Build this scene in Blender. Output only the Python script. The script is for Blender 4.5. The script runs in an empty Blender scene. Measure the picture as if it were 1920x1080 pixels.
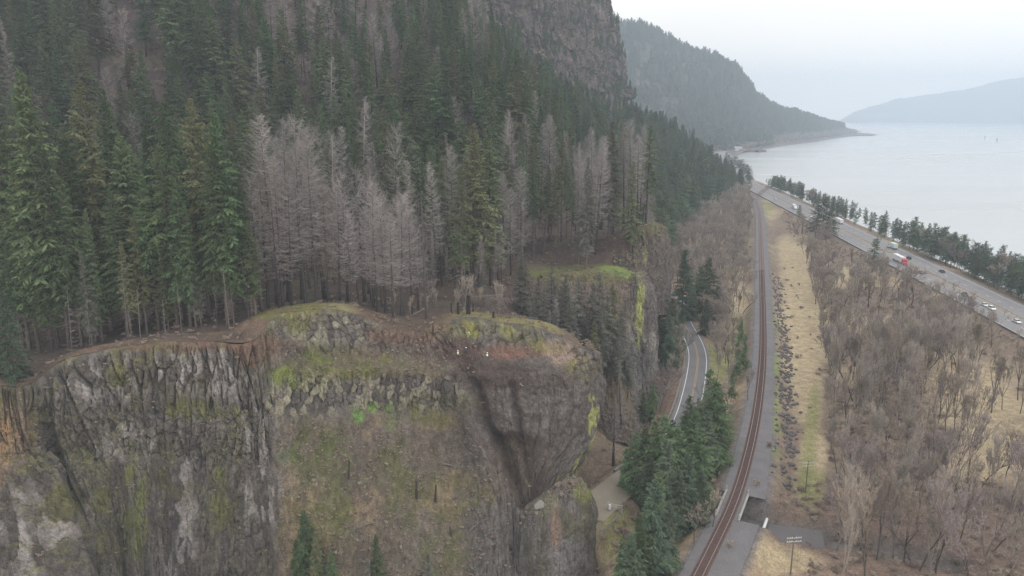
import bpy, math, random
import numpy as np
R = math.radians
C = bpy.context.scene.collection
S = bpy.context.scene
random.seed(11)
rng = np.random.default_rng(11)

# ---------------------------------------------------------------- camera, sky, sun, exposure
H0 = 90.0
FPX = 1400.0
PITCH = math.atan(325.0 / FPX)
CP, SP = math.cos(PITCH), math.sin(PITCH)
cam = bpy.data.cameras.new("camera"); cam.sensor_width = 36.0; cam.lens = FPX / 1920.0 * 36.0
cam.clip_start = 1.0; cam.clip_end = 40000.0
camo = bpy.data.objects.new("camera", cam); C.objects.link(camo)
camo.location = (0, 0, H0); camo.rotation_euler = (math.pi / 2 - PITCH, 0, 0)
S.camera = camo

SUN_EL, SUN_AZ = R(52), R(115)          # azimuth measured from +Y towards +X
w = bpy.data.worlds.new("World"); S.world = w; w.use_nodes = True
nt = w.node_tree; nt.nodes.clear()
out = nt.nodes.new("ShaderNodeOutputWorld"); bg = nt.nodes.new("ShaderNodeBackground")
bg.inputs["Strength"].default_value = 0.1
sky = nt.nodes.new("ShaderNodeTexSky"); sky.sky_type = 'NISHITA'; sky.sun_disc = False
sky.sun_elevation = SUN_EL; sky.sun_rotation = SUN_AZ
tc = nt.nodes.new("ShaderNodeTexCoord"); sep = nt.nodes.new("ShaderNodeSeparateXYZ")
nt.links.new(tc.outputs["Generated"], sep.inputs[0])
ramp = nt.nodes.new("ShaderNodeValToRGB")
ramp.color_ramp.elements[0].position = 0.0; ramp.color_ramp.elements[0].color = (1.13, 1.0, 0.875, 1)
ramp.color_ramp.elements[1].position = 1.0; ramp.color_ramp.elements[1].color = (0.88, 0.88, 0.87, 1)
e = ramp.color_ramp.elements.new(0.10); e.color = (0.95, 0.875, 0.79, 1)
e = ramp.color_ramp.elements.new(0.32); e.color = (0.76, 0.75, 0.72, 1)
nt.links.new(sep.outputs["Z"], ramp.inputs[0])
nz = nt.nodes.new("ShaderNodeTexNoise"); nz.inputs["Scale"].default_value = 3.0; nz.inputs["Detail"].default_value = 5.0
mp = nt.nodes.new("ShaderNodeMapping"); mp.inputs["Scale"].default_value = (1, 1, 3.5)
nt.links.new(tc.outputs["Generated"], mp.inputs[0]); nt.links.new(mp.outputs[0], nz.inputs["Vector"])
mr = nt.nodes.new("ShaderNodeMapRange"); mr.inputs["From Min"].default_value = 0.3; mr.inputs["From Max"].default_value = 0.7
mr.inputs["To Min"].default_value = 17.0; mr.inputs["To Max"].default_value = 18.2
nt.links.new(nz.outputs[0], mr.inputs["Value"])
mul = nt.nodes.new("ShaderNodeVectorMath"); mul.operation = 'SCALE'
nt.links.new(ramp.outputs[0], mul.inputs[0]); nt.links.new(mr.outputs[0], mul.inputs["Scale"])
mix = nt.nodes.new("ShaderNodeMix"); mix.data_type = 'RGBA'; mix.inputs["Factor"].default_value = 0.93
nt.links.new(sky.outputs[0], mix.inputs["A"]); nt.links.new(mul.outputs[0], mix.inputs["B"])
nt.links.new(mix.outputs["Result"], bg.inputs["Color"]); nt.links.new(bg.outputs[0], out.inputs["Surface"])

sl = bpy.data.lights.new("sun", 'SUN'); sl.energy = 0.7; sl.angle = R(18); sl.color = (1.0, 0.97, 0.93)
so = bpy.data.objects.new("sun", sl); C.objects.link(so)
so.rotation_euler = (math.pi / 2 - SUN_EL, 0, math.pi - SUN_AZ)
S.view_settings.view_transform = 'Standard'; S.view_settings.look = 'None'
S.view_settings.exposure = 0.0; S.view_settings.gamma = 1.0
S.cycles.max_bounces = 5; S.cycles.diffuse_bounces = 2; S.cycles.glossy_bounces = 2
S.cycles.transparent_max_bounces = 8; S.cycles.volume_bounces = 1
S.cycles.use_denoising = True; S.cycles.denoising_prefilter = 'NONE'
HAZE_D, HAZE_C = 0.00022, (0.75, 0.865, 1.0)

# ---------------------------------------------------------------- helpers
def P(u, v, Y):
    dx, dy = (u - 960.0) / FPX, (540.0 - v) / FPX
    t = Y / (CP + dy * SP)
    return np.array([dx * t, Y, H0 + (-SP + dy * CP) * t])
def G(u, v, z=0.0):
    dx, dy = (u - 960.0) / FPX, (540.0 - v) / FPX
    t = (z - H0) / (-SP + dy * CP)
    return np.array([dx * t, (CP + dy * SP) * t, z])
def proj(p):
    p = np.asarray(p, float); x, y, z = p[..., 0], p[..., 1], p[..., 2] - H0
    d = y * CP - z * SP; up = y * SP + z * CP
    return 960 + FPX * x / d, 540 - FPX * up / d, d

def _h(ix, iy, iz, seed):
    with np.errstate(over='ignore'):
        h = (ix.astype(np.int64).astype(np.uint32) * np.uint32(374761393) + iy.astype(np.int64).astype(np.uint32) * np.uint32(668265263)
             + iz.astype(np.int64).astype(np.uint32) * np.uint32(2147483647) + np.uint32((seed * 974711 + 12345) & 0xffffffff))
        h = (h ^ (h >> np.uint32(13))) * np.uint32(1274126177)
        h = (h ^ (h >> np.uint32(16))) * np.uint32(2246822519)
        h = h ^ (h >> np.uint32(15))
    return h.astype(np.float64) / 4294967295.0
def vnoise(x, y, z=None, seed=0):
    x = np.asarray(x, float); y = np.asarray(y, float); z = np.zeros_like(x) if z is None else np.asarray(z, float)
    ix, iy, iz = np.floor(x), np.floor(y), np.floor(z)
    fx, fy, fz = x - ix, y - iy, z - iz
    fx, fy, fz = [f * f * f * (f * (f * 6 - 15) + 10) for f in (fx, fy, fz)]
    r = 0
    for a in (0, 1):
        for b in (0, 1):
            for c in (0, 1):
                wgt = (fx if a else 1 - fx) * (fy if b else 1 - fy) * (fz if c else 1 - fz)
                r = r + wgt * _h(ix + a, iy + b, iz + c, seed)
    return r * 2 - 1
def fbm(x, y, z=None, o=4, seed=0):
    r, a, t, f = 0, 1.0, 0.0, 1.0
    for k in range(o):
        r = r + a * vnoise(np.asarray(x) * f, np.asarray(y) * f, None if z is None else np.asarray(z) * f, seed + k * 17)
        t += a; a *= 0.5; f *= 2.03
    return r / t
def worley(x, y, seed=0):
    ix, iy = np.floor(x), np.floor(y)
    f1 = np.full(np.shape(x), 9.0); f2 = f1.copy(); cid = np.zeros(np.shape(x))
    for a in (-1, 0, 1):
        for b in (-1, 0, 1):
            cx, cy = ix + a, iy + b
            px = cx + _h(cx, cy, cx * 0, seed); py = cy + _h(cx, cy, cx * 0, seed + 5)
            d = np.hypot(px - x, py - y); n = d < f1
            f2 = np.where(n, f1, np.minimum(f2, d)); cid = np.where(n, _h(cx, cy, cx * 0, seed + 9), cid); f1 = np.where(n, d, f1)
    return f1, f2, cid
def sstep(a, b, x):
    t = np.clip((np.asarray(x, float) - a) / (b - a), 0, 1); return t * t * (3 - 2 * t)
def lerp(a, b, t): return a + (b - a) * t

def polydist(px, py, poly):
    """distance to an open polyline, signed (+ left of travel), and arc position"""
    best = np.full(np.shape(px), 1e18); sg = np.ones(np.shape(px)); al = np.zeros(np.shape(px)); acc = 0
    for (x0, y0), (x1, y1) in zip(poly[:-1], poly[1:]):
        dx, dy = x1 - x0, y1 - y0; L2 = dx * dx + dy * dy; L = math.sqrt(L2)
        t = np.clip(((px - x0) * dx + (py - y0) * dy) / L2, 0, 1)
        d = (px - x0 - t * dx) ** 2 + (py - y0 - t * dy) ** 2
        n = d < best
        best = np.where(n, d, best); sg = np.where(n, np.sign(dx * (py - y0) - dy * (px - x0)), sg); al = np.where(n, acc + t * L, al); acc += L
    return np.sqrt(best) * np.where(sg == 0, 1, sg), al
def inside(px, py, poly):
    r = np.zeros(np.shape(px), bool); n = len(poly)
    for i in range(n):
        x0, y0 = poly[i]; x1, y1 = poly[(i + 1) % n]
        c = ((y0 > py) != (y1 > py)) & (px < (x1 - x0) * (py - y0) / (y1 - y0 + 1e-12) + x0)
        r ^= c
    return r

def mesh_from(name, verts, quads=None, tris=None, col=None, smooth=False, mat=None, mats=None, midx=None):
    me = bpy.data.meshes.new(name)
    verts = np.asarray(verts, np.float32)
    q = np.zeros((0, 4), np.int32) if quads is None or len(quads) == 0 else np.asarray(quads, np.int32)
    t = np.zeros((0, 3), np.int32) if tris is None or len(tris) == 0 else np.asarray(tris, np.int32)
    nl = q.size + t.size; nf = len(q) + len(t)
    me.vertices.add(len(verts)); me.vertices.foreach_set("co", verts.ravel())
    me.loops.add(nl); me.loops.foreach_set("vertex_index", np.concatenate([q.ravel(), t.ravel()]).astype(np.int32))
    me.polygons.add(nf)
    me.polygons.foreach_set("loop_start", np.concatenate([np.arange(len(q)) * 4, q.size + np.arange(len(t)) * 3]).astype(np.int32))
    me.polygons.foreach_set("loop_total", np.concatenate([np.full(len(q), 4), np.full(len(t), 3)]).astype(np.int32))
    me.polygons.foreach_set("use_smooth", np.full(nf, smooth, bool))
    if col is not None:
        a = me.attributes.new("col", 'FLOAT_COLOR', 'POINT')
        cc = np.ones((len(verts), 4), np.float32); cc[:, :3] = col
        a.data.foreach_set("color", cc.ravel())
    for m in (mats or ([mat] if mat else [])): me.materials.append(m)
    if midx is not None: me.polygons.foreach_set("material_index", np.asarray(midx, np.int32))
    me.update(calc_edges=True)
    return me
def link(name, me, parent=None, loc=None):
    o = bpy.data.objects.new(name, me); C.objects.link(o)
    if parent is not None: o.parent = parent
    if loc is not None: o.location = loc
    return o
def tag(o, label=None, cat=None, group=None, kind=None):
    if label: o["label"] = label
    if cat: o["category"] = cat
    if group: o["group"] = group
    if kind: o["kind"] = kind
    return o
def empty(name, loc=(0, 0, 0), rz=0.0, sc=(1, 1, 1)):
    o = bpy.data.objects.new(name, None); C.objects.link(o)
    o.location = loc; o.rotation_euler = (0, 0, rz); o.scale = sc; o.empty_display_size = 0.5
    return o

class MB:
    """collects quads and triangles with a colour per vertex"""
    def __init__(s): s.v = []; s.q = []; s.t = []; s.c = []; s.n = 0; s.m = []
    def add(s, v, q=None, t=None, c=(1, 1, 1)):
        v = np.asarray(v, float).reshape(-1, 3)
        if q is not None: s.q.append(np.asarray(q).reshape(-1, 4) + s.n)
        if t is not None: s.t.append(np.asarray(t).reshape(-1, 3) + s.n)
        c = np.asarray(c, float)
        s.c.append(np.broadcast_to(c, v.shape) if c.ndim == 1 else c)
        s.v.append(v); s.n += len(v)
    def tubes(s, p0, p1, r0, r1, n=4, c=(1, 1, 1)):
        p0 = np.atleast_2d(p0).astype(float); p1 = np.atleast_2d(p1).astype(float); N = len(p0)
        r0 = np.broadcast_to(np.asarray(r0, float), (N,)); r1 = np.broadcast_to(np.asarray(r1, float), (N,))
        d = p1 - p0; d = d / (np.linalg.norm(d, axis=1, keepdims=True) + 1e-9)
        up = np.where(np.abs(d[:, 2:3]) < 0.9, np.array([[0, 0, 1.0]]), np.array([[1.0, 0, 0]]))
        a = np.cross(d, up); a /= np.linalg.norm(a, axis=1, keepdims=True); b = np.cross(d, a)
        th = np.arange(n) * 2 * math.pi / n
        ring = a[:, None, :] * np.cos(th)[None, :, None] + b[:, None, :] * np.sin(th)[None, :, None]
        v = np.concatenate([p0[:, None] + ring * r0[:, None, None], p1[:, None] + ring * r1[:, None, None]], 1)   # N,2n,3
        k = np.arange(n); k2 = (k + 1) % n
        q = np.stack([k, k2, k2 + n, k + n], 1)[None] + (np.arange(N) * 2 * n)[:, None, None]
        cc = np.asarray(c, float)
        if cc.ndim == 2: cc = np.repeat(cc, 2 * n, axis=0)
        s.add(v.reshape(-1, 3), q.reshape(-1, 4), c=cc)
    def box(s, x0, x1, y0, y1, z0, z1, c=(1, 1, 1)):
        v = [(x0, y0, z0), (x1, y0, z0), (x1, y1, z0), (x0, y1, z0), (x0, y0, z1), (x1, y0, z1), (x1, y1, z1), (x0, y1, z1)]
        s.add(v, [(0, 3, 2, 1), (4, 5, 6, 7), (0, 1, 5, 4), (1, 2, 6, 5), (2, 3, 7, 6), (3, 0, 4, 7)], c=c)
    def obox(s, p0, p1, wd, ht, c=(1, 1, 1)):
        """a bar from p0 to p1 (base line), wd wide and ht high"""
        p0 = np.asarray(p0, float); p1 = np.asarray(p1, float); d = p1 - p0; L = np.linalg.norm(d[:2]) + 1e-9
        n = np.array([-d[1], d[0], 0]) / L * wd / 2; u = np.array([0, 0, ht])
        v = [p0 - n, p1 - n, p1 + n, p0 + n, p0 - n + u, p1 - n + u, p1 + n + u, p0 + n + u]
        s.add(v, [(0, 3, 2, 1), (4, 5, 6, 7), (0, 1, 5, 4), (1, 2, 6, 5), (2, 3, 7, 6), (3, 0, 4, 7)], c=c)
    def prism(s, prof, y0, y1, c=(1, 1, 1), inset=0.0):
        """outline in x,z pushed from y0 to y1"""
        n = len(prof); v = [(x, y0, z) for x, z in prof] + [(x, y1, z) for x, z in prof]
        k = np.arange(n); k2 = (k + 1) % n
        cx = np.mean([p[0] for p in prof]); cz = np.mean([p[1] for p in prof])
        v += [(cx, y0, cz), (cx, y1, cz)]
        s.add(v, np.stack([k, k + n, k2 + n, k2], 1), np.concatenate([np.stack([k, k2, k * 0 + 2 * n], 1), np.stack([k2 + n, k + n, k * 0 + 2 * n + 1], 1)]), c=c)
    def mesh(s, name, mat=None, smooth=False):
        return mesh_from(name, np.concatenate(s.v), np.concatenate(s.q) if s.q else None, np.concatenate(s.t) if s.t else None, np.concatenate(s.c), smooth, mat)
    def build(s, name, mat, parent=None, smooth=False, loc=None):
        return link(name, s.mesh(name, mat, smooth), parent, loc)

# ---------------------------------------------------------------- materials
def material(name, color=(1, 1, 1), attr=False, rough=0.9, nscale=1.0, namp=0.25, detail=6.0, bump=0.0, bscale=None, vary=0.0, hue=0.0,
             metal=0.0, spec=0.3, stretch=(1, 1, 1), fine=0.0, fscale=4.0):
    m = bpy.data.materials.new(name); m.use_nodes = True; n = m.node_tree.nodes; l = m.node_tree.links
    b = n["Principled BSDF"]; b.inputs["Roughness"].default_value = rough; b.inputs["Metallic"].default_value = metal
    b.inputs["Specular IOR Level"].default_value = spec
    if attr:
        a = n.new("ShaderNodeAttribute"); a.attribute_name = "col"; src = a.outputs["Color"]
    else:
        a = n.new("ShaderNodeRGB"); a.outputs[0].default_value = (*color, 1); src = a.outputs[0]
    geo = n.new("ShaderNodeNewGeometry"); mpn = n.new("ShaderNodeMapping"); mpn.inputs["Scale"].default_value = stretch
    l.new(geo.outputs["Position"], mpn.inputs[0])
    if namp > 0:
        t = n.new("ShaderNodeTexNoise"); t.inputs["Scale"].default_value = nscale; t.inputs["Detail"].default_value = detail
        t.inputs["Roughness"].default_value = 0.65
        l.new(mpn.outputs[0], t.inputs["Vector"])
        r = n.new("ShaderNodeMapRange"); r.inputs["From Min"].default_value = 0.28; r.inputs["From Max"].default_value = 0.72
        r.inputs["To Min"].default_value = 1 - namp; r.inputs["To Max"].default_value = 1 + namp
        l.new(t.outputs[0], r.inputs["Value"])
        sc = n.new("ShaderNodeVectorMath"); sc.operation = 'SCALE'; l.new(src, sc.inputs[0]); l.new(r.outputs[0], sc.inputs["Scale"]); src = sc.outputs[0]
    if fine > 0:
        t = n.new("ShaderNodeTexNoise"); t.inputs["Scale"].default_value = fscale; t.inputs["Detail"].default_value = 3.0
        l.new(geo.outputs["Position"], t.inputs["Vector"])
        r = n.new("ShaderNodeMapRange"); r.inputs["From Min"].default_value = 0.3; r.inputs["From Max"].default_value = 0.7
        r.inputs["To Min"].default_value = 1 - fine; r.inputs["To Max"].default_value = 1 + fine
        l.new(t.outputs[0], r.inputs["Value"])
        sc = n.new("ShaderNodeVectorMath"); sc.operation = 'SCALE'; l.new(src, sc.inputs[0]); l.new(r.outputs[0], sc.inputs["Scale"]); src = sc.outputs[0]
    if vary > 0 or hue > 0:
        oi = n.new("ShaderNodeObjectInfo")
        hs = n.new("ShaderNodeHueSaturation"); l.new(src, hs.inputs["Color"])
        r = n.new("ShaderNodeMapRange"); r.inputs["To Min"].default_value = 1 - vary; r.inputs["To Max"].default_value = 1 + vary
        l.new(oi.outputs["Random"], r.inputs["Value"]); l.new(r.outputs[0], hs.inputs["Value"])
        mm = n.new("ShaderNodeMath"); mm.operation = 'MULTIPLY'; mm.inputs[1].default_value = 17.31; l.new(oi.outputs["Random"], mm.inputs[0])
        fr = n.new("ShaderNodeMath"); fr.operation = 'FRACT'; l.new(mm.outputs[0], fr.inputs[0])
        r = n.new("ShaderNodeMapRange"); r.inputs["To Min"].default_value = 0.5 - hue; r.inputs["To Max"].default_value = 0.5 + hue
        l.new(fr.outputs[0], r.inputs["Value"]); l.new(r.outputs[0], hs.inputs["Hue"]); src = hs.outputs[0]
    l.new(src, b.inputs["Base Color"])
    if bump > 0:
        t = n.new("ShaderNodeTexNoise"); t.inputs["Scale"].default_value = bscale or nscale * 2; t.inputs["Detail"].default_value = 8.0
        t.inputs["Roughness"].default_value = 0.7
        l.new(mpn.outputs[0], t.inputs["Vector"])
        bp = n.new("ShaderNodeBump"); bp.inputs["Strength"].default_value = 1.0; bp.inputs["Distance"].default_value = bump
        l.new(t.outputs[0], bp.inputs["Height"]); l.new(bp.outputs[0], b.inputs["Normal"])
    return m
M = {}
M['ground'] = material('ground_mix', attr=True, nscale=0.35, namp=0.35, bump=0.35, bscale=0.8, fine=0.3, fscale=2.2)
M['rock'] = material('basalt', attr=True, nscale=0.5, namp=0.35, bump=0.5, bscale=1.1, fine=0.35, fscale=3.0, stretch=(1, 1, 0.6))
M['farland'] = material('far_slope', attr=True, nscale=0.02, namp=0.35, bump=8.0, bscale=0.03)
M['bluff'] = material('bluff_rock', attr=True, nscale=0.12, namp=0.35, bump=1.5, bscale=0.25, fine=0.3, fscale=0.6, stretch=(1, 1, 0.5))
M['needles'] = material('fir_needles', attr=True, namp=0.0, rough=0.85, vary=0.36, hue=0.03, spec=0.15)
M['bark'] = material('bark', attr=True, namp=0.3, nscale=2.0, vary=0.25, spec=0.1)
M['twigs'] = material('bare_twigs', attr=True, namp=0.0, vary=0.2, hue=0.012, spec=0.1)
M['asphalt'] = material('asphalt', (0.17, 0.165, 0.175), nscale=0.15, namp=0.12, fine=0.12, fscale=3.0)
M['muddy'] = material('muddy_asphalt', (0.26, 0.225, 0.18), nscale=0.2, namp=0.15, fine=0.12)
M['concrete_road'] = material('highway_asphalt', (0.235, 0.225, 0.235), nscale=0.05, namp=0.1, fine=0.1, fscale=0.6)
M['ballast'] = material('ballast', (0.165, 0.155, 0.16), nscale=0.25, namp=0.16, fine=0.3, fscale=5.0, bump=0.05, bscale=6)
M['railbed'] = material('rusty_ballast', (0.145, 0.095, 0.086), nscale=0.6, namp=0.2, fine=0.3, fscale=6.0)
M['rail'] = material('rail_steel', (0.33, 0.26, 0.24), rough=0.5, metal=0.3, namp=0.1)
M['tie'] = material('old_timber', (0.12, 0.076, 0.067), namp=0.25, nscale=3)
M['dark_timber'] = material('tarred_timber', (0.075, 0.072, 0.08), namp=0.3, nscale=2, stretch=(6, 6, 0.3))
M['paint_white'] = material('white_paint', (0.78, 0.78, 0.78), namp=0.08, rough=0.6)
M['paint_yellow'] = material('yellow_paint', (0.46, 0.31, 0.10), namp=0.08, rough=0.6)
M['steel'] = material('galvanised_steel', (0.38, 0.38, 0.40), rough=0.5, metal=0.4, namp=0.08)
M['concrete'] = material('concrete', (0.36, 0.34, 0.32), namp=0.2, nscale=0.8)
M['glass'] = material('dark_glass', (0.02, 0.025, 0.03), rough=0.08, namp=0, spec=0.6)
M['tyre'] = material('tyre_rubber', (0.025, 0.025, 0.025), namp=0.0)
M['car_white'] = material('white_car_paint', (0.80, 0.80, 0.82), rough=0.3, namp=0.03, spec=0.5)
M['car_dark'] = material('dark_car_paint', (0.03, 0.03, 0.045), rough=0.3, namp=0.03, spec=0.5)
M['car_red'] = material('red_car_paint', (0.62, 0.03, 0.07), rough=0.35, namp=0.03, spec=0.5)
M['lamp'] = material('lamp_lens', (0.85, 0.85, 0.8), rough=0.15, namp=0, spec=0.6)
M['pole_wood'] = material('weathered_pole', (0.17, 0.15, 0.13), namp=0.2, nscale=3)
M['arm_wood'] = material('pale_crossarm', (0.48, 0.46, 0.43), namp=0.15, nscale=3)
M['stone'] = material('stacked_stone', (0.22, 0.205, 0.19), namp=0.35, nscale=1.5, bump=0.1, bscale=3)
M['riprap'] = material('riprap_rock', (0.155, 0.138, 0.14), namp=0.35, nscale=0.8, vary=0.2, bump=0.1, bscale=3)
M['boulder'] = material('pale_boulder', (0.25, 0.235, 0.215), namp=0.25, nscale=0.8, bump=0.1)
M['hivis'] = material('hivis_fabric', (0.58, 0.85, 0.10), namp=0.05)
M['hivis_pale'] = material('pale_hivis_fabric', (0.80, 0.88, 0.55), namp=0.05)
M['helmet'] = material('white_helmet', (0.85, 0.85, 0.83), rough=0.4, namp=0.0)
M['clothes'] = material('work_clothes', (0.06, 0.065, 0.09), namp=0.1)
M['skin'] = material('skin', (0.5, 0.32, 0.24), namp=0.05)

# water
def water_mat(name, col, sc, dist, rough):
    m = bpy.data.materials.new(name); m.use_nodes = True; n = m.node_tree.nodes; l = m.node_tree.links; b = n["Principled BSDF"]
    b.inputs["Base Color"].default_value = (*col, 1); b.inputs["Roughness"].default_value = rough; b.inputs["IOR"].default_value = 1.33
    b.inputs["Specular IOR Level"].default_value = 0.5
    g = n.new("ShaderNodeNewGeometry"); mpn = n.new("ShaderNodeMapping"); mpn.inputs["Scale"].default_value = (1, 0.35, 1); l.new(g.outputs["Position"], mpn.inputs[0])
    t = n.new("ShaderNodeTexNoise"); t.inputs["Scale"].default_value = sc; t.inputs["Detail"].default_value = 5.0; l.new(mpn.outputs[0], t.inputs["Vector"])
    bp = n.new("ShaderNodeBump"); bp.inputs["Distance"].default_value = dist; bp.inputs["Strength"].default_value = 0.6
    l.new(t.outputs[0], bp.inputs["Height"]); l.new(bp.outputs[0], b.inputs["Normal"])
    # broad wind lanes of rougher and smoother water
    mp2 = n.new("ShaderNodeMapping"); mp2.inputs["Scale"].default_value = (0.0012, 0.006, 1); mp2.inputs["Rotation"].default_value = (0, 0, 0.25); l.new(g.outputs["Position"], mp2.inputs[0])
    t2 = n.new("ShaderNodeTexNoise"); t2.inputs["Scale"].default_value = 1.0; t2.inputs["Detail"].default_value = 4.0; l.new(mp2.outputs[0], t2.inputs["Vector"])
    r = n.new("ShaderNodeMapRange"); r.inputs["From Min"].default_value = 0.3; r.inputs["From Max"].default_value = 0.7
    r.inputs["To Min"].default_value = rough * 0.7; r.inputs["To Max"].default_value = rough * 1.5
    l.new(t2.outputs[0], r.inputs["Value"]); l.new(r.outputs[0], b.inputs["Roughness"])
    return m
M['river'] = water_mat('river_water', (0.44, 0.46, 0.47), 0.5, 0.018, 0.2)
M['creek'] = water_mat('creek_water', (0.15, 0.14, 0.145), 2.6, 0.6, 0.5)

# ---------------------------------------------------------------- control nets of the rock faces: (u, v, depth) of points on the photographed faces
def herm(t, Vv, tq):
    """cubic interpolation of rows Vv at knots t"""
    t = np.asarray(t, float); Vv = np.asarray(Vv, float)
    m = np.gradient(Vv, t, axis=0)
    i = np.clip(np.searchsorted(t, tq, side='right') - 1, 0, len(t) - 2)
    h = (t[i + 1] - t[i]); x = ((tq - t[i]) / h)
    sh = (-1,) + (1,) * (Vv.ndim - 1); h = h.reshape(sh); x = x.reshape(sh)
    h00 = 2 * x ** 3 - 3 * x ** 2 + 1; h10 = x ** 3 - 2 * x ** 2 + x; h01 = -2 * x ** 3 + 3 * x ** 2; h11 = x ** 3 - x ** 2
    return h00 * Vv[i] + h10 * h * m[i] + h01 * Vv[i + 1] + h11 * h * m[i + 1]
def net(cols, ns, nt_, mild=True):
    """cols[c][r] = (u,v,Y[,z]) -> positions (ns,nt,3), design uv (ns,nt,2), arc length s (ns,)"""
    A = np.array([[list(P(*p[:3])) + [p[0], p[1]] for p in c] for c in cols])
    dc = np.linalg.norm(np.diff(A[:, :, :3], axis=0), axis=2).mean(1); tc_ = np.concatenate([[0], np.cumsum(dc)])
    dr = np.linalg.norm(np.diff(A[:, :, :3], axis=1), axis=2).mean(0); tr = np.concatenate([[0], np.cumsum(dr)])
    B = herm(tc_, A, np.linspace(0, tc_[-1], ns))
    D = herm(tr, np.swapaxes(B, 0, 1), np.linspace(0, tr[-1], nt_))
    D = np.swapaxes(D, 0, 1)
    return D[..., :3], D[..., 3:], np.linspace(0, tc_[-1], ns)[:, None] * np.ones((1, nt_)), np.linspace(0, tr[-1], nt_)[None] * np.ones((ns, 1))
def normals(p, ref=(0.3, -1.0, 0.4)):
    n = np.cross(np.gradient(p, axis=0), np.gradient(p, axis=1)); n /= np.linalg.norm(n, axis=2, keepdims=True) + 1e-9
    if (n.reshape(-1, 3) @ np.array(ref)).mean() < 0: n = -n
    return n
def grid_mesh(name, p, col, mat, smooth=True, flip=False):
    a, b = p.shape[:2]; i = np.arange(a * b).reshape(a, b)
    q = np.stack([i[:-1, :-1], i[1:, :-1], i[1:, 1:], i[:-1, 1:]], -1).reshape(-1, 4)
    if flip: q = q[:, ::-1]
    return mesh_from(name, p.reshape(-1, 3), q, None, col.reshape(-1, 3), smooth, mat)
def ell(U, V, u, v, ru, rv, seed=1, soft=0.35, warp=0.45, sc=0.03):
    d = np.sqrt(((U - u) / ru) ** 2 + ((V - v) / rv) ** 2) + warp * fbm(U * sc, V * sc, None, 4, seed)
    return 1 - sstep(1 - soft, 1 + soft, d)
def paint(col, mask, c): return col + (np.asarray(c) - col) * np.clip(mask, 0, 1)[..., None]

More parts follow.
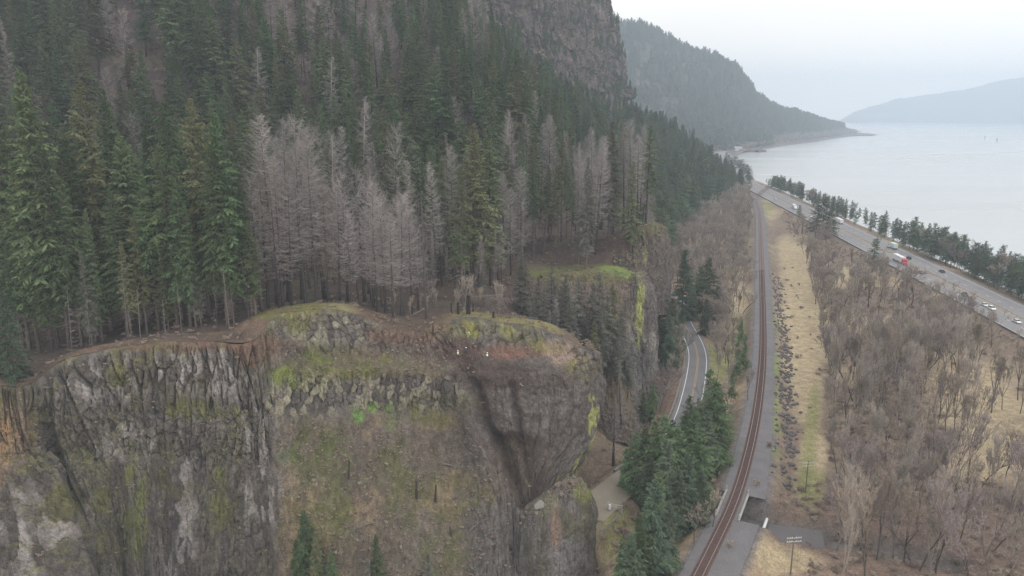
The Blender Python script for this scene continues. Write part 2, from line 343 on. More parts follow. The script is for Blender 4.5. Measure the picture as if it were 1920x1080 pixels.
# ---- the main cliff: 7 rows (rim, foot of top face, ledge, foot of second band, mid, low, bottom)
MAIN = [
 [(-260, 720, 157), (-260, 770, 150), (-255, 800, 146), (-250, 830, 143), (-245, 880, 140), (-240, 980, 137), (-240, 1180, 130)],
 [(-120, 720, 152), (-115, 765, 146), (-110, 800, 142), (-110, 840, 138), (-110, 890, 135), (-110, 980, 131), (-110, 1180, 124)],
 [(0, 722, 149), (0, 755, 142.5), (2, 795, 138), (5, 840, 135), (10, 890, 133), (15, 980, 130), (20, 1180, 122)],
 [(40, 724, 150.5), (45, 758, 143.5), (55, 800, 139.5), (70, 845, 137), (95, 895, 135), (135, 980, 131.5), (175, 1180, 124)],
 [(72, 712, 151.5), (74, 745, 146.5), (80, 785, 143.5), (100, 842, 141), (127, 900, 139), (167, 985, 135.5), (207, 1180, 128)],
 [(105, 682, 153), (108, 714, 149), (112, 747, 146.5), (125, 802, 144), (150, 870, 141), (190, 980, 136), (235, 1180, 127.5)],
 [(200, 656, 155), (203, 700, 151.5), (206, 742, 150), (210, 785, 147.5), (218, 850, 143.5), (235, 950, 138.5), (260, 1180, 129)],
 [(300, 642, 157), (300, 690, 153.5), (300, 738, 152.5), (302, 785, 149), (305, 850, 146), (308, 950, 141), (312, 1180, 131)],
 [(390, 640, 158), (392, 688, 155), (394, 735, 153.5), (396, 785, 149.5), (398, 850, 146.5), (400, 950, 142.5), (402, 1180, 132.5)],
 [(470, 640, 160), (474, 690, 157), (478, 738, 155), (482, 790, 151), (488, 850, 148), (494, 950, 144), (500, 1180, 133.5)],
 [(515, 596, 170), (520, 650, 164), (525, 705, 160), (530, 770, 155), (540, 850, 150.5), (548, 950, 144.5), (555, 1180, 132)],
 [(565, 582, 178), (568, 640, 172.5), (572, 690, 165), (575, 762, 160.5), (580, 845, 155), (590, 940, 146), (600, 1180, 128)],
 [(640, 581, 179), (645, 632, 174.5), (645, 685, 167), (645, 765, 163), (648, 845, 158), (655, 940, 147.5), (660, 1180, 127)],
 [(715, 608, 179), (718, 645, 174.5), (718, 690, 169.5), (720, 762, 166), (725, 845, 161), (730, 940, 149.5), (735, 1180, 128)],
 [(778, 622, 180), (780, 655, 175), (782, 700, 170.5), (785, 758, 167.5), (790, 845, 162), (798, 940, 151), (805, 1180, 128.5)],
 [(830, 604, 181), (842, 652, 174), (850, 700, 169), (858, 755, 167.5), (866, 840, 164), (876, 930, 153), (885, 1180, 129)],
 [(880, 594, 182), (885, 648, 172), (888, 695, 167), (896, 755, 164.8), (912, 830, 162), (935, 915, 155.5), (945, 1180, 129.5)],
 [(940, 604, 182), (946, 650, 171.5), (952, 698, 166), (958, 755, 163.8), (968, 830, 160.5), (972, 925, 154), (980, 1180, 129.5)],
 [(1000, 611, 181.5), (1012, 652, 171.5), (1022, 700, 166), (1026, 755, 163.4), (1022, 830, 160), (1005, 920, 154), (1010, 1180, 130.5)],
 [(1056, 634, 178.5), (1072, 658, 172.0), (1082, 700, 168.5), (1084, 760, 165.6), (1070, 832, 162), (1035, 912, 155.5), (1030, 1180, 132)],
 [(1098, 653, 176.5), (1113, 667, 173), (1118, 710, 171), (1117, 765, 169), (1097, 835, 165.3), (1056, 915, 158.5), (1045, 1180, 135)],
 [(1112, 659, 179), (1123, 671, 177.5), (1127, 712, 176.5), (1126, 767, 174.5), (1106, 838, 170.5), (1066, 917, 163.5), (1055, 1180, 141)],
 [(1104, 656, 187), (1115, 672, 186.5), (1119, 713, 185.5), (1117, 765, 184), (1098, 838, 180.5), (1066, 917, 175), (1055, 1180, 155)],
 [(1060, 640, 200), (1080, 680, 200), (1085, 713, 200), (1080, 765, 199), (1070, 838, 196), (1060, 917, 190), (1050, 1180, 170)],
]
# ---- the second headland across the notch
HEAD = [
 [(960, 530, 232), (962, 560, 226), (966, 610, 221), (972, 660, 216), (980, 760, 208)],
 [(1020, 522, 234), (1024, 556, 227), (1030, 612, 221), (1040, 668, 214), (1058, 790, 200)],
 [(1080, 514, 236), (1084, 552, 229), (1094, 615, 222), (1108, 680, 212), (1132, 820, 192)],
 [(1130, 511, 237), (1134, 552, 231), (1142, 620, 224), (1152, 700, 212), (1172, 830, 190)],
 [(1172, 511, 237.5), (1176, 552, 233), (1178, 622, 227), (1182, 705, 216), (1196, 840, 192)],
 [(1193, 513, 238), (1198, 552, 234), (1196, 625, 229.5), (1194, 700, 225), (1207, 820, 198)],
 [(1204, 518, 240), (1213, 556, 236), (1214, 630, 232), (1214, 700, 228.5), (1222, 790, 205)],
 [(1208, 508, 245), (1224, 556, 240), (1226, 630, 236), (1222, 690, 233), (1236, 760, 214)],
 [(1200, 500, 256), (1222, 556, 254), (1230, 625, 250), (1232, 680, 246), (1250, 730, 232)],
 [(1190, 495, 275), (1212, 556, 275), (1226, 620, 273), (1240, 660, 268), (1262, 700, 255)],
]
KNOB = [
 [(1150, 470, 252), (1150, 486, 248), (1152, 500, 245), (1155, 520, 243)],
 [(1186, 436, 257), (1190, 462, 252), (1194, 490, 247), (1197, 520, 243.5)],
 [(1206, 422, 260), (1212, 455, 254), (1216, 500, 250), (1219, 570, 247)],
 [(1224, 416, 263), (1230, 450, 257), (1233, 510, 253), (1232, 590, 249)],
 [(1240, 420, 267), (1247, 450, 262), (1248, 515, 257), (1244, 590, 252)],
 [(1246, 428, 276), (1255, 458, 271), (1255, 520, 266), (1250, 590, 260)],
 [(1240, 430, 292), (1252, 460, 288), (1254, 520, 284), (1256, 580, 278)],
 [(1220, 432, 312), (1240, 462, 312), (1248, 520, 310), (1258, 570, 305)],
]
def rimxy(net_, k=0): return [tuple(P(*c[k])[:2]) for c in net_]
def rimz(net_, k=0): return [tuple(P(*c[k])) for c in net_]

# ---------------------------------------------------------------- terrain
RIM = rimxy(MAIN[:-1])[0:] + [tuple(P(1040, 620, 206)[:2]), tuple(P(985, 570, 222)[:2])] + rimxy(HEAD)[1:8] + rimxy(KNOB)[4:]
MT = [(-700, 140), (-400, 195), (-150, 243), (-60, 262), (0, 276), (45, 300), (72, 360), (117, 537), (198, 720), (280, 905), (290, 955), (262, 1010), (200, 1150), (150, 1350)]
UPPOLY = [(-700, 150)] + [(-300, 158)] + RIM + [p for p in MT[6:]] + [(-700, 1400)]
UPCTRL = [tuple(P(*c[0])) for c in MAIN[:-2]] + [tuple(P(*c[0])) for c in HEAD[:8]] + [tuple(P(*c[0])) for c in KNOB[1:6]] + \
         [(72, 360, 4), (95, 450, 3), (117, 537, 3), (198, 720, 3), (280, 905, 3), (290, 955, 3), (262, 1010, 3), (200, 1150, 3), (150, 1350, 3), (60, 330, 14),
          (-150, 230, 44), (-60, 240, 44), (0, 250, 43), (-300, 200, 45), (-300, 158, 42), (-700, 150, 44), (30, 270, 46),
          tuple(P(1085, 640, 203)), tuple(P(1040, 600, 207)), (-20, 215, 42), (-60, 205, 43)]
UPCTRL = np.array(UPCTRL)
HWL = [(1899, 611.7), (1695.5, 509), (1653.4, 483), (1563.6, 437.3), (1495, 400.4), (1414, 359)]
HWR = [(1904.8, 573.7), (1758.5, 501.5), (1656.7, 456), (1528.5, 396), (1470.4, 367.8), (1414, 344)]
ZR = 3.0
def fitline(pts):
    A = np.array([G(u, v, ZR)[:2] for u, v in pts]); return A
hl, hr = fitline(HWL), fitline(HWR)
def at_y(A, y):
    A = A[np.argsort(A[:, 1])]
    c = np.polyfit(A[:, 1], A[:, 0], 2); return np.polyval(c, y)
HYS = np.array([60, 140, 220, 300, 380, 460, 540, 620, 700, 800, 900, 1000, 1100, 1200])
hc_x = (at_y(hl, HYS) + at_y(hr, HYS)) / 2
HW_W = 29.0
HWAY = [(float(x), float(y)) for x, y in zip(hc_x, HYS)]
RAILPX = [(1310, 1080), (1345, 1010), (1375, 950), (1396, 880), (1413, 810), (1424, 740), (1430, 670), (1430.5, 600), (1429, 540), (1427.5, 480), (1426, 430), (1423, 395), (1418, 372)]
RAIL = [tuple(G(u, v, ZR)[:2]) for u, v in RAILPX]
d0 = np.array(RAIL[0]) - np.array(RAIL[1]); d0 /= np.linalg.norm(d0)
d1 = np.array(RAIL[-1]) - np.array(RAIL[-2]); d1 /= np.linalg.norm(d1)
RAIL = [tuple(np.array(RAIL[0]) + d0 * 60), tuple(np.array(RAIL[0]) + d0 * 25)] + RAIL + [tuple(np.array(RAIL[-1]) + d1 * 150 + np.array([20, 0]))]
def smooth_line(pts, step=3.0, z=None):
    A = np.array(pts, float); t = np.concatenate([[0], np.cumsum(np.linalg.norm(np.diff(A, axis=0), axis=1))])
    n = max(2, int(t[-1] / step)); B = herm(t, A, np.linspace(0, t[-1], n)); return B
RAILS = smooth_line(RAIL, 2.0)
# a light smoothing pass keeps the track free of kinks
for _ in range(60): RAILS[1:-1] = 0.25 * RAILS[:-2] + 0.5 * RAILS[1:-1] + 0.25 * RAILS[2:]
ROADPX = [(1098, 968), (1120, 948), (1152, 918), (1205, 880), (1252, 842), (1282, 795), (1298, 742), (1306, 700), (1308, 662), (1300, 638), (1288, 616), (1278, 597), (1271, 570), (1268, 558), (1266, 545)]
ROAD = [tuple(G(u, v, ZR)[:2]) for u, v in ROADPX]
ROADS = smooth_line(ROAD, 2.0)
for _ in range(20): ROADS[1:-1] = 0.25 * ROADS[:-2] + 0.5 * ROADS[1:-1] + 0.25 * ROADS[2:]
CREEKPX = [(1200, 950), (1270, 965), (1330, 978), (1385, 990), (1430, 998), (1490, 1007), (1545, 1015), (1640, 1032), (1760, 1060)]
CREEK = [tuple(G(u, v, -2.4)[:2]) for u, v in CREEKPX]

rl_poly = [tuple(p) for p in RAILS[::6]]
rd_poly = [tuple(p) for p in ROADS[::3]]
def roff(y): return np.interp(y, [150, 176, 235], [6.9, 5.6, 3.9])
def river_d(x, y):
    d, _ = polydist(x, y, HWAY); return -d - HW_W / 2          # + on the river side
def upland(x, y):
    wsum = 0; zs = 0
    for cx, cy, cz in UPCTRL:
        ww = 1.0 / ((x - cx) ** 2 + (y - cy) ** 2 + 6.0) ** 1.6
        wsum = wsum + ww; zs = zs + ww * cz
    b = zs / wsum
    dm, _ = polydist(x, y, MT)
    dm = np.maximum(dm, 0)
    climb = 0.8 * (np.sqrt(dm * dm + 100) - 10)
    climb = climb + fbm(x * 0.012, y * 0.012, None, 4, 3) * np.clip(dm * 0.12, 0, 14) + fbm(x * 0.05, y * 0.05, None, 3, 5) * np.clip(dm * 0.05, 0, 2.5)
    climb = np.minimum(climb, 380)
    return b + climb + 0.5 * fbm(x * 0.08, y * 0.08, None, 3, 8)
def valley(x, y):
    h = 0.7 * fbm(x * 0.02, y * 0.02, None, 4, 21) + 0.35 * fbm(x * 0.12, y * 0.12, None, 3, 22)
    # ravine below the cliff
    h = h - 22.0 * (1 - sstep(6, 24, x + (y - 140) * -0.12)) * (1 - sstep(150, 185, y))
    # talus under the headland and the slope side of the road
    dr, _ = polydist(x, y, rd_poly)
    h = h + 6.0 * sstep(5, 26, dr) * sstep(165, 190, y) * (1 - sstep(330, 420, y))
    dl, _ = polydist(x, y, rl_poly)
    a = np.abs(dl)
    h = lerp(h, ZR - 0.12, 1 - sstep(0, 4.5, np.abs(dl + .5 * (roff(y) - 3.4)) - .5 * (roff(y) + 3.4) - .6))
    h = lerp(h, ZR - 0.12, 1 - sstep(5.6, 9.5, np.abs(dr)))
    dc, _ = polydist(x, y, CREEK)
    cw_ = lerp(4.2, 4.0, sstep(54, 62, x)); ck = (1 - sstep(cw_, cw_ + 2.6, np.abs(dc)))
    h = lerp(h, -3.6, ck)
    rd = river_d(x, y)
    h = lerp(h, ZR - 0.15, (1 - sstep(2, 12, rd)) * sstep(-HW_W - 12, -HW_W - 2, rd))
    h = lerp(h, -9.0, sstep(14, 34, rd))
    return h
def height(x, y):
    x = np.asarray(x, float); y = np.asarray(y, float)
    ins = inside(x, y, UPPOLY)
    dr, _ = polydist(x, y, UPPOLY[:len(RIM) + 2])
    dsg = np.where(ins, np.abs(dr), -np.abs(dr))
    v = valley(x, y); u = upland(x, y)
    # the step from valley floor to plateau lies a few metres inside the rim, hidden by the cliff faces
    t = sstep(2.0, 5.0, dsg)
    md, _ = polydist(x, y, MT[6:])
    mount = sstep(-4, 8, md) * sstep(320, 380, y)
    t = np.where(y > 380, sstep(-6, 6, md), np.maximum(t, mount))
    return lerp(v, np.maximum(u, v - 0.0), t)

def spacing(lo, hi, a, b, s0, g):
    """coordinates with step s0 between a and b, growing outside"""
    m = list(np.arange(a, b + 1e-6, s0)); s = s0; x = m[-1]
    while x < hi: s = min(s * g, 14); x += s; m.append(x)
    s = s0; x = m[0]; l = []
    while x > lo: s = min(s * g, 14); x -= s; l.append(x)
    return np.array(l[::-1] + m)
gx = spacing(-620, 520, -125, 130, 1.5, 1.05); gy = spacing(40, 1420, 128, 300, 1.5, 1.03)
GX, GY = np.meshgrid(gx, gy, indexing='ij')
GZ = height(GX, GY)
def hz(x, y):
    """terrain height from the built grid"""
    x = np.atleast_1d(np.asarray(x, float)); y = np.atleast_1d(np.asarray(y, float))
    i = np.clip(np.searchsorted(gx, x) - 1, 0, len(gx) - 2); j = np.clip(np.searchsorted(gy, y) - 1, 0, len(gy) - 2)
    a = np.clip((x - gx[i]) / (gx[i + 1] - gx[i]), 0, 1); b = np.clip((y - gy[j]) / (gy[j + 1] - gy[j]), 0, 1)
    return (GZ[i, j] * (1 - a) + GZ[i + 1, j] * a) * (1 - b) + (GZ[i, j + 1] * (1 - a) + GZ[i + 1, j + 1] * a) * b

def wpatch(u, v, ru, rv, seed, soft=0.4, warp=0.6, sc=0.05, z=0.0):
    c = G(u, v, z); a = G(u + ru, v, z); b = G(u, v - rv, z); d = G(u, v + rv, z)
    rx = abs(a[0] - c[0]); ry = abs(b[1] - d[1]) / 2
    # the ellipse follows the line of sight so that a strip along the valley stays along it
    ang = c[0] / c[1]
    X = GX - c[0] - (GY - c[1]) * ang; Y = GY - c[1]
    dd = np.sqrt((X / rx) ** 2 + (Y / ry) ** 2) + warp * fbm(GX * sc, GY * sc, None, 4, seed)
    return 1 - sstep(1 - soft, 1 + soft, dd)
BRUSH = np.array([0.20, 0.152, 0.112]); STRAW = np.array([0.41, 0.325, 0.205]); GRASS = np.array([0.20, 0.205, 0.075]); DUFF = np.array([0.095, 0.070, 0.058])
SLOPE = np.array([0.095, 0.072, 0.068]); GRAVEL = np.array([0.155, 0.14, 0.14]); MOSS = np.array([0.17, 0.20, 0.045]); VIVID = np.array([0.17, 0.34, 0.05])
tcol = np.ones(GX.shape + (3,)) * BRUSH
tcol = paint(tcol, sstep(-0.1, 0.5, fbm(GX * 0.03, GY * 0.03, None, 4, 41)) * 0.8, (0.37, 0.285, 0.185))
tcol = paint(tcol, sstep(0.0, 0.5, fbm(GX * 0.045, GY * 0.045, None, 4, 42)) * 0.5, (0.16, 0.095, 0.088))
for a in [(1495, 520, 26, 80, 1), (1510, 600, 38, 75, 2), (1475, 470, 16, 35, 3), (1520, 660, 30, 40, 4), (1650, 605, 60, 22, 5), (1575, 525, 22, 22, 6), (1840, 745, 75, 60, 7), (1860, 820, 70, 60, 8), (1780, 720, 40, 40, 9),
          (1385, 560, 22, 30, 10), (1545, 1000, 60, 10, 11), (1470, 1050, 60, 25, 12), (1600, 700, 40, 25, 13), (1440, 395, 14, 18, 14), (1522, 740, 26, 60, 15), (1525, 850, 26, 60, 16), (1500, 680, 30, 50, 17)]:
    tcol = paint(tcol, wpatch(*a[:4], 50 + a[4]) * 0.92, STRAW)
for a in [(1518, 830, 12, 100, 1), (1520, 915, 30, 40, 2), (1440, 390, 12, 12, 4), (1380, 650, 15, 60, 5), (1160, 1000, 40, 45, 6), (1340, 690, 20, 40, 7)]:
    tcol = paint(tcol, wpatch(*a[:4], 70 + a[4]) * 0.75, GRASS)
tcol = paint(tcol, wpatch(1240, 740, 40, 70, 90) * 0.85, (0.22, 0.15, 0.115))
tcol = paint(tcol, wpatch(1245, 830, 25, 50, 91) * 0.7, (0.26, 0.15, 0.115))
tcol = paint(tcol, wpatch(1385, 1010, 25, 30, 92) * 0.8, (0.36, 0.25, 0.15))
dl, _ = polydist(GX, GY, rl_poly)
ro_ = roff(GY); tcol = paint(tcol, 1 - sstep(.4, 1.8, np.abs(dl + .5 * (ro_ - 3.4)) - .5 * (ro_ + 3.4)), GRAVEL)
tcol = paint(tcol, (1 - sstep(0.8, 1.6, np.abs(dl + ro_ + 1.1))) * sstep(175, 190, GY) * (1 - sstep(300, 360, GY)) * sstep(-0.25, 0.3, fbm(GX * .16, GY * .1, None, 4, 95)), (0.19, 0.22, 0.07))
dc, _ = polydist(GX, GY, CREEK)
tcol = paint(tcol, 1 - sstep(3.5, 7, np.abs(dc)), (0.15, 0.13, 0.12))
insU = inside(GX, GY, UPPOLY)
up = sstep(8, 14, GZ) * insU
dm_, _ = polydist(GX, GY, MT)
tcol = paint(tcol, up, DUFF)
tcol = paint(tcol, up * sstep(5, 40, dm_), SLOPE)
tcol = paint(tcol, up * sstep(0.05, 0.45, fbm(GX * 0.05, GY * 0.05, None, 4, 44)) * 0.4, (0.15, 0.135, 0.08))
hd = P(1115, 508, 240)
tcol = paint(tcol, up * (1 - sstep(0.7, 1.3, np.sqrt(((GX - hd[0]) / 22) ** 2 + ((GY - hd[1]) / 7) ** 2) + 0.4 * fbm(GX * .15, GY * .15, None, 3, 46))), (0.15, 0.155, 0.055))
hd2 = P(1165, 509, 240)
tcol = paint(tcol, up * (1 - sstep(0.7, 1.3, np.sqrt(((GX - hd2[0]) / 11) ** 2 + ((GY - hd2[1]) / 5) ** 2) + 0.3 * fbm(GX * .2, GY * .2, None, 3, 47))), (0.18, 0.25, 0.06))
terr = link("terrain", grid_mesh("terrain", np.stack([GX, GY, GZ], -1), tcol, M['ground'], True))
tag(terr, "brown brushy valley floor, forest plateau and wooded mountainside", "ground", kind="structure")

# ---------------------------------------------------------------- cliffs
def finish_rim(p, back, drop):
    """adds rows behind the rim that dive under the plateau"""
    return p
def cliff_main():
    ns, nt_ = 1000, 300
    p, uv, s, t = net(MAIN, ns, nt_)
    U, V = uv[..., 0], uv[..., 1]; Z = p[..., 2]
    n = normals(p)
    x = s
    left = 1 - sstep(480, 540, U)
    bowl = sstep(500, 560, U) * (1 - sstep(850, 900, U))
    nose = sstep(860, 905, U)
    topband = left * (1 - sstep(735, 775, V + 14 * fbm(U * .02, V * 0, None, 2, 3))) + 0
    mid = left * sstep(735, 775, V) * (1 - sstep(845, 885, V + 20 * fbm(U * .02, U * 0, None, 2, 4)))
    low = left * sstep(845, 885, V)
    d = np.zeros_like(Z)
    wx = x + 0.5 * fbm(x * .3, Z * .15, None, 3, 7)
    f1, f2, ca = worley(wx / 1.9, Z / 9.0, 1); crack = 1 - sstep(0.02, 0.16, f2 - f1)
    g1, g2, cb_ = worley(wx / 0.95, Z / 3.4, 2); crack2 = 1 - sstep(0.03, 0.2, g2 - g1)
    k1, k2, cc = worley((x + 0.4 * fbm(x * .6, Z * .6, None, 2, 9)) / 1.5, Z / 1.6, 3); crack3 = 1 - sstep(0.03, 0.2, k2 - k1)
    colm = (ca - .5) * 2.0 + (cb_ - .5) * 0.7 - crack * 0.9 - crack2 * 0.35
    blk = (cc - .5) * 1.3 - crack3 * 0.5 + (cb_ - .5) * .5
    big = fbm(x * .09, Z * .03, None, 3, 11)
    d += topband * (colm * 0.85 + big * 1.3)
    d += mid * (0.5 * colm + .6 * blk + big * 1.2 - 0.8 * sstep(.2, .6, fbm(x * .12, Z * .2, None, 3, 12)))
    rib = 1 - np.abs(vnoise((x + .8 * fbm(x * .05, Z * .05, None, 2, 14)) / 5.2, Z * 0.012, None, 13)) * 2
    rib2 = 1 - np.abs(vnoise((x + .5 * fbm(x * .2, Z * .08, None, 2, 15)) / 1.7, Z * 0.05, None, 16)) * 2
    rough = fbm(x * .5, Z * .3, None, 5, 17)
    d += low * (rib * 2.5 + rib2 * 0.6 + rough * .5 + (cb_ - .5) * .4 - crack2 * .25)
    kn = bowl * (1 - sstep(645, 680, V))
    sec = bowl * sstep(690, 710, V) * (1 - sstep(755, 785, V))
    d += kn * (blk * 0.75 + big * .8) + sec * (blk * .6 + colm * .35 + big)
    slope = bowl * sstep(760, 800, V) + bowl * sstep(640, 670, V) * (1 - sstep(695, 715, V))
    hum = fbm(x * .1, Z * .13, None, 5, 19)
    terrace = np.abs(((Z + 2 * fbm(x * .08, Z * .08, None, 3, 20)) / 6.5) % 1 - .5) * 2
    d += slope * (hum * 1.9 + 0.7 * (1 - terrace) * sstep(800, 850, V) + rough * .45)
    # the slide scar on the nose
    ctr = 958 + (V - 700) * 0.16 + 8 * fbm(V * .02, V * 0, None, 3, 23)
    groove = np.exp(-((U - ctr) / 7.0) ** 2) * sstep(690, 730, V) * (1 - sstep(880, 930, V))
    edge = 862 + (V - 690) * 0.40 + 6 * fbm(V * .03, V * 0, None, 3, 24)
    chute = np.exp(-((U - edge - 12) / 14.0) ** 2) * sstep(690, 720, V) * (1 - sstep(930, 955, V))
    ntop = nose * (1 - sstep(690, 715, V))
    d += ntop * (blk * .55 + hum * .8 + (cc - .5) * .5)
    d += nose * sstep(690, 715, V) * (rough * .55 + fbm(x * .3, Z * .09, None, 5, 25) * .6 + fbm(x * .9, Z * .8, None, 4, 28) * .6 + big * .9 + (ca - .5) * .35 - crack * .3 + hum * .5) - groove * 1.5 - chute * 2.6
    step = sstep(815, 822, V + 6 * fbm(U * .03, U * 0, None, 2, 26)) * (1 - sstep(925, 950, V)) * sstep(880, 910, U) * (1 - sstep(1010, 1030, U))
    d -= step * 0.45
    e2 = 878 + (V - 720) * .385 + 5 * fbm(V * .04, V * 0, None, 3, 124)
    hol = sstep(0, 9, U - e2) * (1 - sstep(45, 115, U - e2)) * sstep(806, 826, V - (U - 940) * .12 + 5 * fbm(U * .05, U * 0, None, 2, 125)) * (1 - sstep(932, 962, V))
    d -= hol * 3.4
    lft = (1 - sstep(-26, 2, U - e2)) * sstep(-70, -20, U - e2) * sstep(700, 740, V) * (1 - sstep(930, 960, V)); d += lft * 1.5
    scarp = sstep(640, 660, V) * (1 - sstep(690, 705, V)) * sstep(845, 870, U) * (1 - sstep(1040, 1090, U))
    d -= scarp * (1.3 + .8 * blk)
    d += -2.2 * np.exp(-((U - (68 + np.maximum(V - 720, 0) * 0.31)) / 7.0) ** 2) * sstep(720, 760, V)     # the dark gully at left
    d *= sstep(0, 3.0, t) * 0.9 + 0.1
    q = p + n * d[..., None]
    # colours
    nq = normals(q); upn = nq[..., 2]
    cell = (cb_ * .6 + ca * .4)
    base = np.array([0.098, 0.087, 0.080]) * (0.72 + 0.6 * cell)[..., None]
    base = base * (1 + .25 * fbm(x * .08, Z * .06, None, 3, 30))[..., None]
    col = base
    streak = sstep(.1, .5, fbm(x * .45, Z * .05, None, 4, 31))
    col = paint(col, low * streak * .75, (0.062, 0.055, 0.058))
    rimdark = sstep(.15, .55, fbm(x * .16, Z * .025, None, 3, 39)); col = paint(col, low * rimdark * .55, (0.07, 0.066, 0.055))
    # pale weathered faces
    pale = sstep(.45, .8, cell + .35 * fbm(x * .15, Z * .1, None, 3, 32))
    for a in [(400, 690, 115, 48), (470, 805, 45, 50), (250, 830, 75, 35), (480, 935, 55, 75), (80, 1000, 75, 110), (240, 700, 110, 40), (330, 960, 40, 120), (640, 880, 40, 22), (160, 720, 50, 35)]:
        col = paint(col, ell(U, V, *a, seed=33) * pale * .8, (0.265, 0.245, 0.24))
    for a in [(600, 612, 120, 34), (700, 735, 180, 40), (560, 745, 60, 40)]:
        col = paint(col, ell(U, V, *a, seed=34) * sstep(.4, .75, cc) * .75, (0.26, 0.24, 0.18))
    col = paint(col, sstep(.0, .5, fbm(x * .22, Z * .16, None, 5, 59)) * left * .5, (0.085, 0.075, 0.045))
    # soil and brush on the easier ground
    brush = sstep(-.2, .4, fbm(x * .25, Z * .25, None, 4, 35))
    col = paint(col, slope * (0.55 + .4 * brush) * .85, (0.125, 0.10, 0.068))
    col = paint(col, slope * sstep(.1, .5, fbm(x * .12, Z * .15, None, 5, 36)) * .75, (0.215, 0.16, 0.10))
    col = paint(col, slope * sstep(.05, .5, fbm(x * .14, Z * .16, None, 5, 37)) * .75, (0.088, 0.092, 0.034))
    col = paint(col, slope * sstep(.2, .5, fbm(x * .2, Z * .2, None, 5, 38)) * .75, (0.085, 0.066, 0.06))
    # the scar: bare grey brown rubble, darker earth at its head and along the chute
    scar = ell(U, V, 985, 790, 120, 130, seed=40, warp=.25) * nose
    col = paint(col, scar * .9, (0.092, 0.074, 0.066))
    col = paint(col, ell(U, V, 960, 775, 90, 45, seed=41) * .6, (0.128, 0.114, 0.109))
    col = paint(col, ell(U, V, 1040, 790, 50, 60, seed=42) * .5, (0.118, 0.106, 0.10))
    col = paint(col, ell(U, V, 920, 700, 75, 32, seed=43) * .8, (0.066, 0.047, 0.042))
    col = paint(col, nose * sstep(.1, .5, fbm(x * .5, Z * .06, None, 4, 57)) * sstep(690, 715, V) * .3, (0.085, 0.068, 0.062))
    col = paint(col, nose * sstep(.15, .5, fbm(x * .8, Z * .12, None, 4, 58)) * sstep(690, 715, V) * .3, (0.20, 0.185, 0.175))
    col = paint(col, (chute + groove * .8) * .9, (0.045, 0.034, 0.033))
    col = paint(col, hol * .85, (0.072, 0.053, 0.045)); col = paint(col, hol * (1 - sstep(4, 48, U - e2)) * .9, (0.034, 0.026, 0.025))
    col = paint(col, step * ell(U, V, 960, 880, 45, 60, seed=44) * .7, (0.135, 0.105, 0.085))
    col = paint(col, ell(U, V, 860, 655, 42, 22, seed=45) * .8, (0.085, 0.052, 0.046))
    # soil at the rim, red brown
    for a in [(300, 644, 230, 14), (480, 650, 40, 40), (770, 625, 75, 26), (960, 655, 40, 14), (1005, 655, 30, 10)]:
        col = paint(col, ell(U, V, *a, seed=46) * .7, (0.145, 0.088, 0.064))
    col = paint(col, ell(U, V, 950, 660, 40, 12, seed=47) * .6, (0.19, 0.10, 0.075))
    col = paint(col, ell(U, V, 1055, 658, 34, 22, seed=48) * .7, (0.30, 0.215, 0.17))
    # orange outcrop at the left edge
    og = ell(U, V, -5, 815, 62, 82, seed=49, warp=.3)
    col = paint(col, og * (.35 + .6 * sstep(-.2, .5, fbm(x * .3, Z * .5, None, 4, 50))), (0.29, 0.18, 0.105))
    # moss where it lies back, and the patches the photo shows
    moss_n = sstep(-.2, .3, fbm(x * .3, Z * .3, None, 4, 51) + .55 * fbm(x * 1.3, Z * 1.1, None, 3, 151))
    col = paint(col, sstep(.35, .75, upn) * moss_n * left * .7, (0.12, 0.115, 0.045))
    for a, c, k in [((640, 682, 130, 26), (0.115, 0.122, 0.04), .85), ((560, 708, 55, 22), (0.16, 0.19, 0.05), .9), ((590, 584, 75, 10), (0.21, 0.205, 0.075), .9), ((545, 605, 40, 20), (0.17, 0.165, 0.06), .8),
                    ((380, 768, 75, 16), (0.10, 0.105, 0.035), .9), ((120, 945, 40, 32), (0.095, 0.09, 0.036), .8), ((215, 700, 20, 22), (0.13, 0.13, 0.04), .7), ((800, 765, 90, 30), (0.11, 0.108, 0.036), .85),
                    ((670, 778, 14, 20), (0.12, 0.23, 0.05), .8), ((732, 775, 10, 28), (0.12, 0.24, 0.05), .8), ((700, 765, 14, 12), (0.15, 0.25, 0.05), .7), ((534, 855, 16, 16), (0.11, 0.20, 0.05), .8),
                    ((600, 855, 60, 60), (0.09, 0.10, 0.034), .8), ((255, 930, 22, 110), (0.11, 0.12, 0.04), .85), ((410, 930, 18, 100), (0.10, 0.105, 0.04), .85), ((190, 1010, 16, 110), (0.09, 0.095, 0.035), .8), ((320, 890, 20, 40), (0.11, 0.11, 0.04), .6),
                    ((905, 618, 75, 15), (0.22, 0.21, 0.06), .85), ((960, 628, 60, 14), (0.16, 0.15, 0.055), .6), ((1040, 648, 45, 14), (0.18, 0.165, 0.06), .7), ((1092, 688, 34, 20), (0.21, 0.19, 0.06), .8), ((840, 618, 40, 16), (0.2, 0.175, 0.06), .6),
                    ((590, 990, 70, 90), (0.10, 0.10, 0.036), .6), ((860, 930, 70, 50), (0.115, 0.105, 0.038), .75), ((730, 900, 60, 40), (0.11, 0.10, 0.045), .5), ((620, 660, 40, 20), (0.15, 0.17, 0.04), .7)]:
        col = paint(col, ell(U, V, *a, seed=52) * k * (.2 + .8 * moss_n), c)
    lich = ell(U, V, 1112, 800, 10, 62, seed=53, warp=.35, sc=.06) + ell(U, V, 1086, 872, 17, 28, seed=54, warp=.4, sc=.06) + ell(U, V, 1060, 905, 12, 16, seed=55, sc=.06)
    col = paint(col, lich * sstep(-.3, .2, fbm(x * .9, Z * .5, None, 3, 56)) * .9, (0.36, 0.36, 0.13))
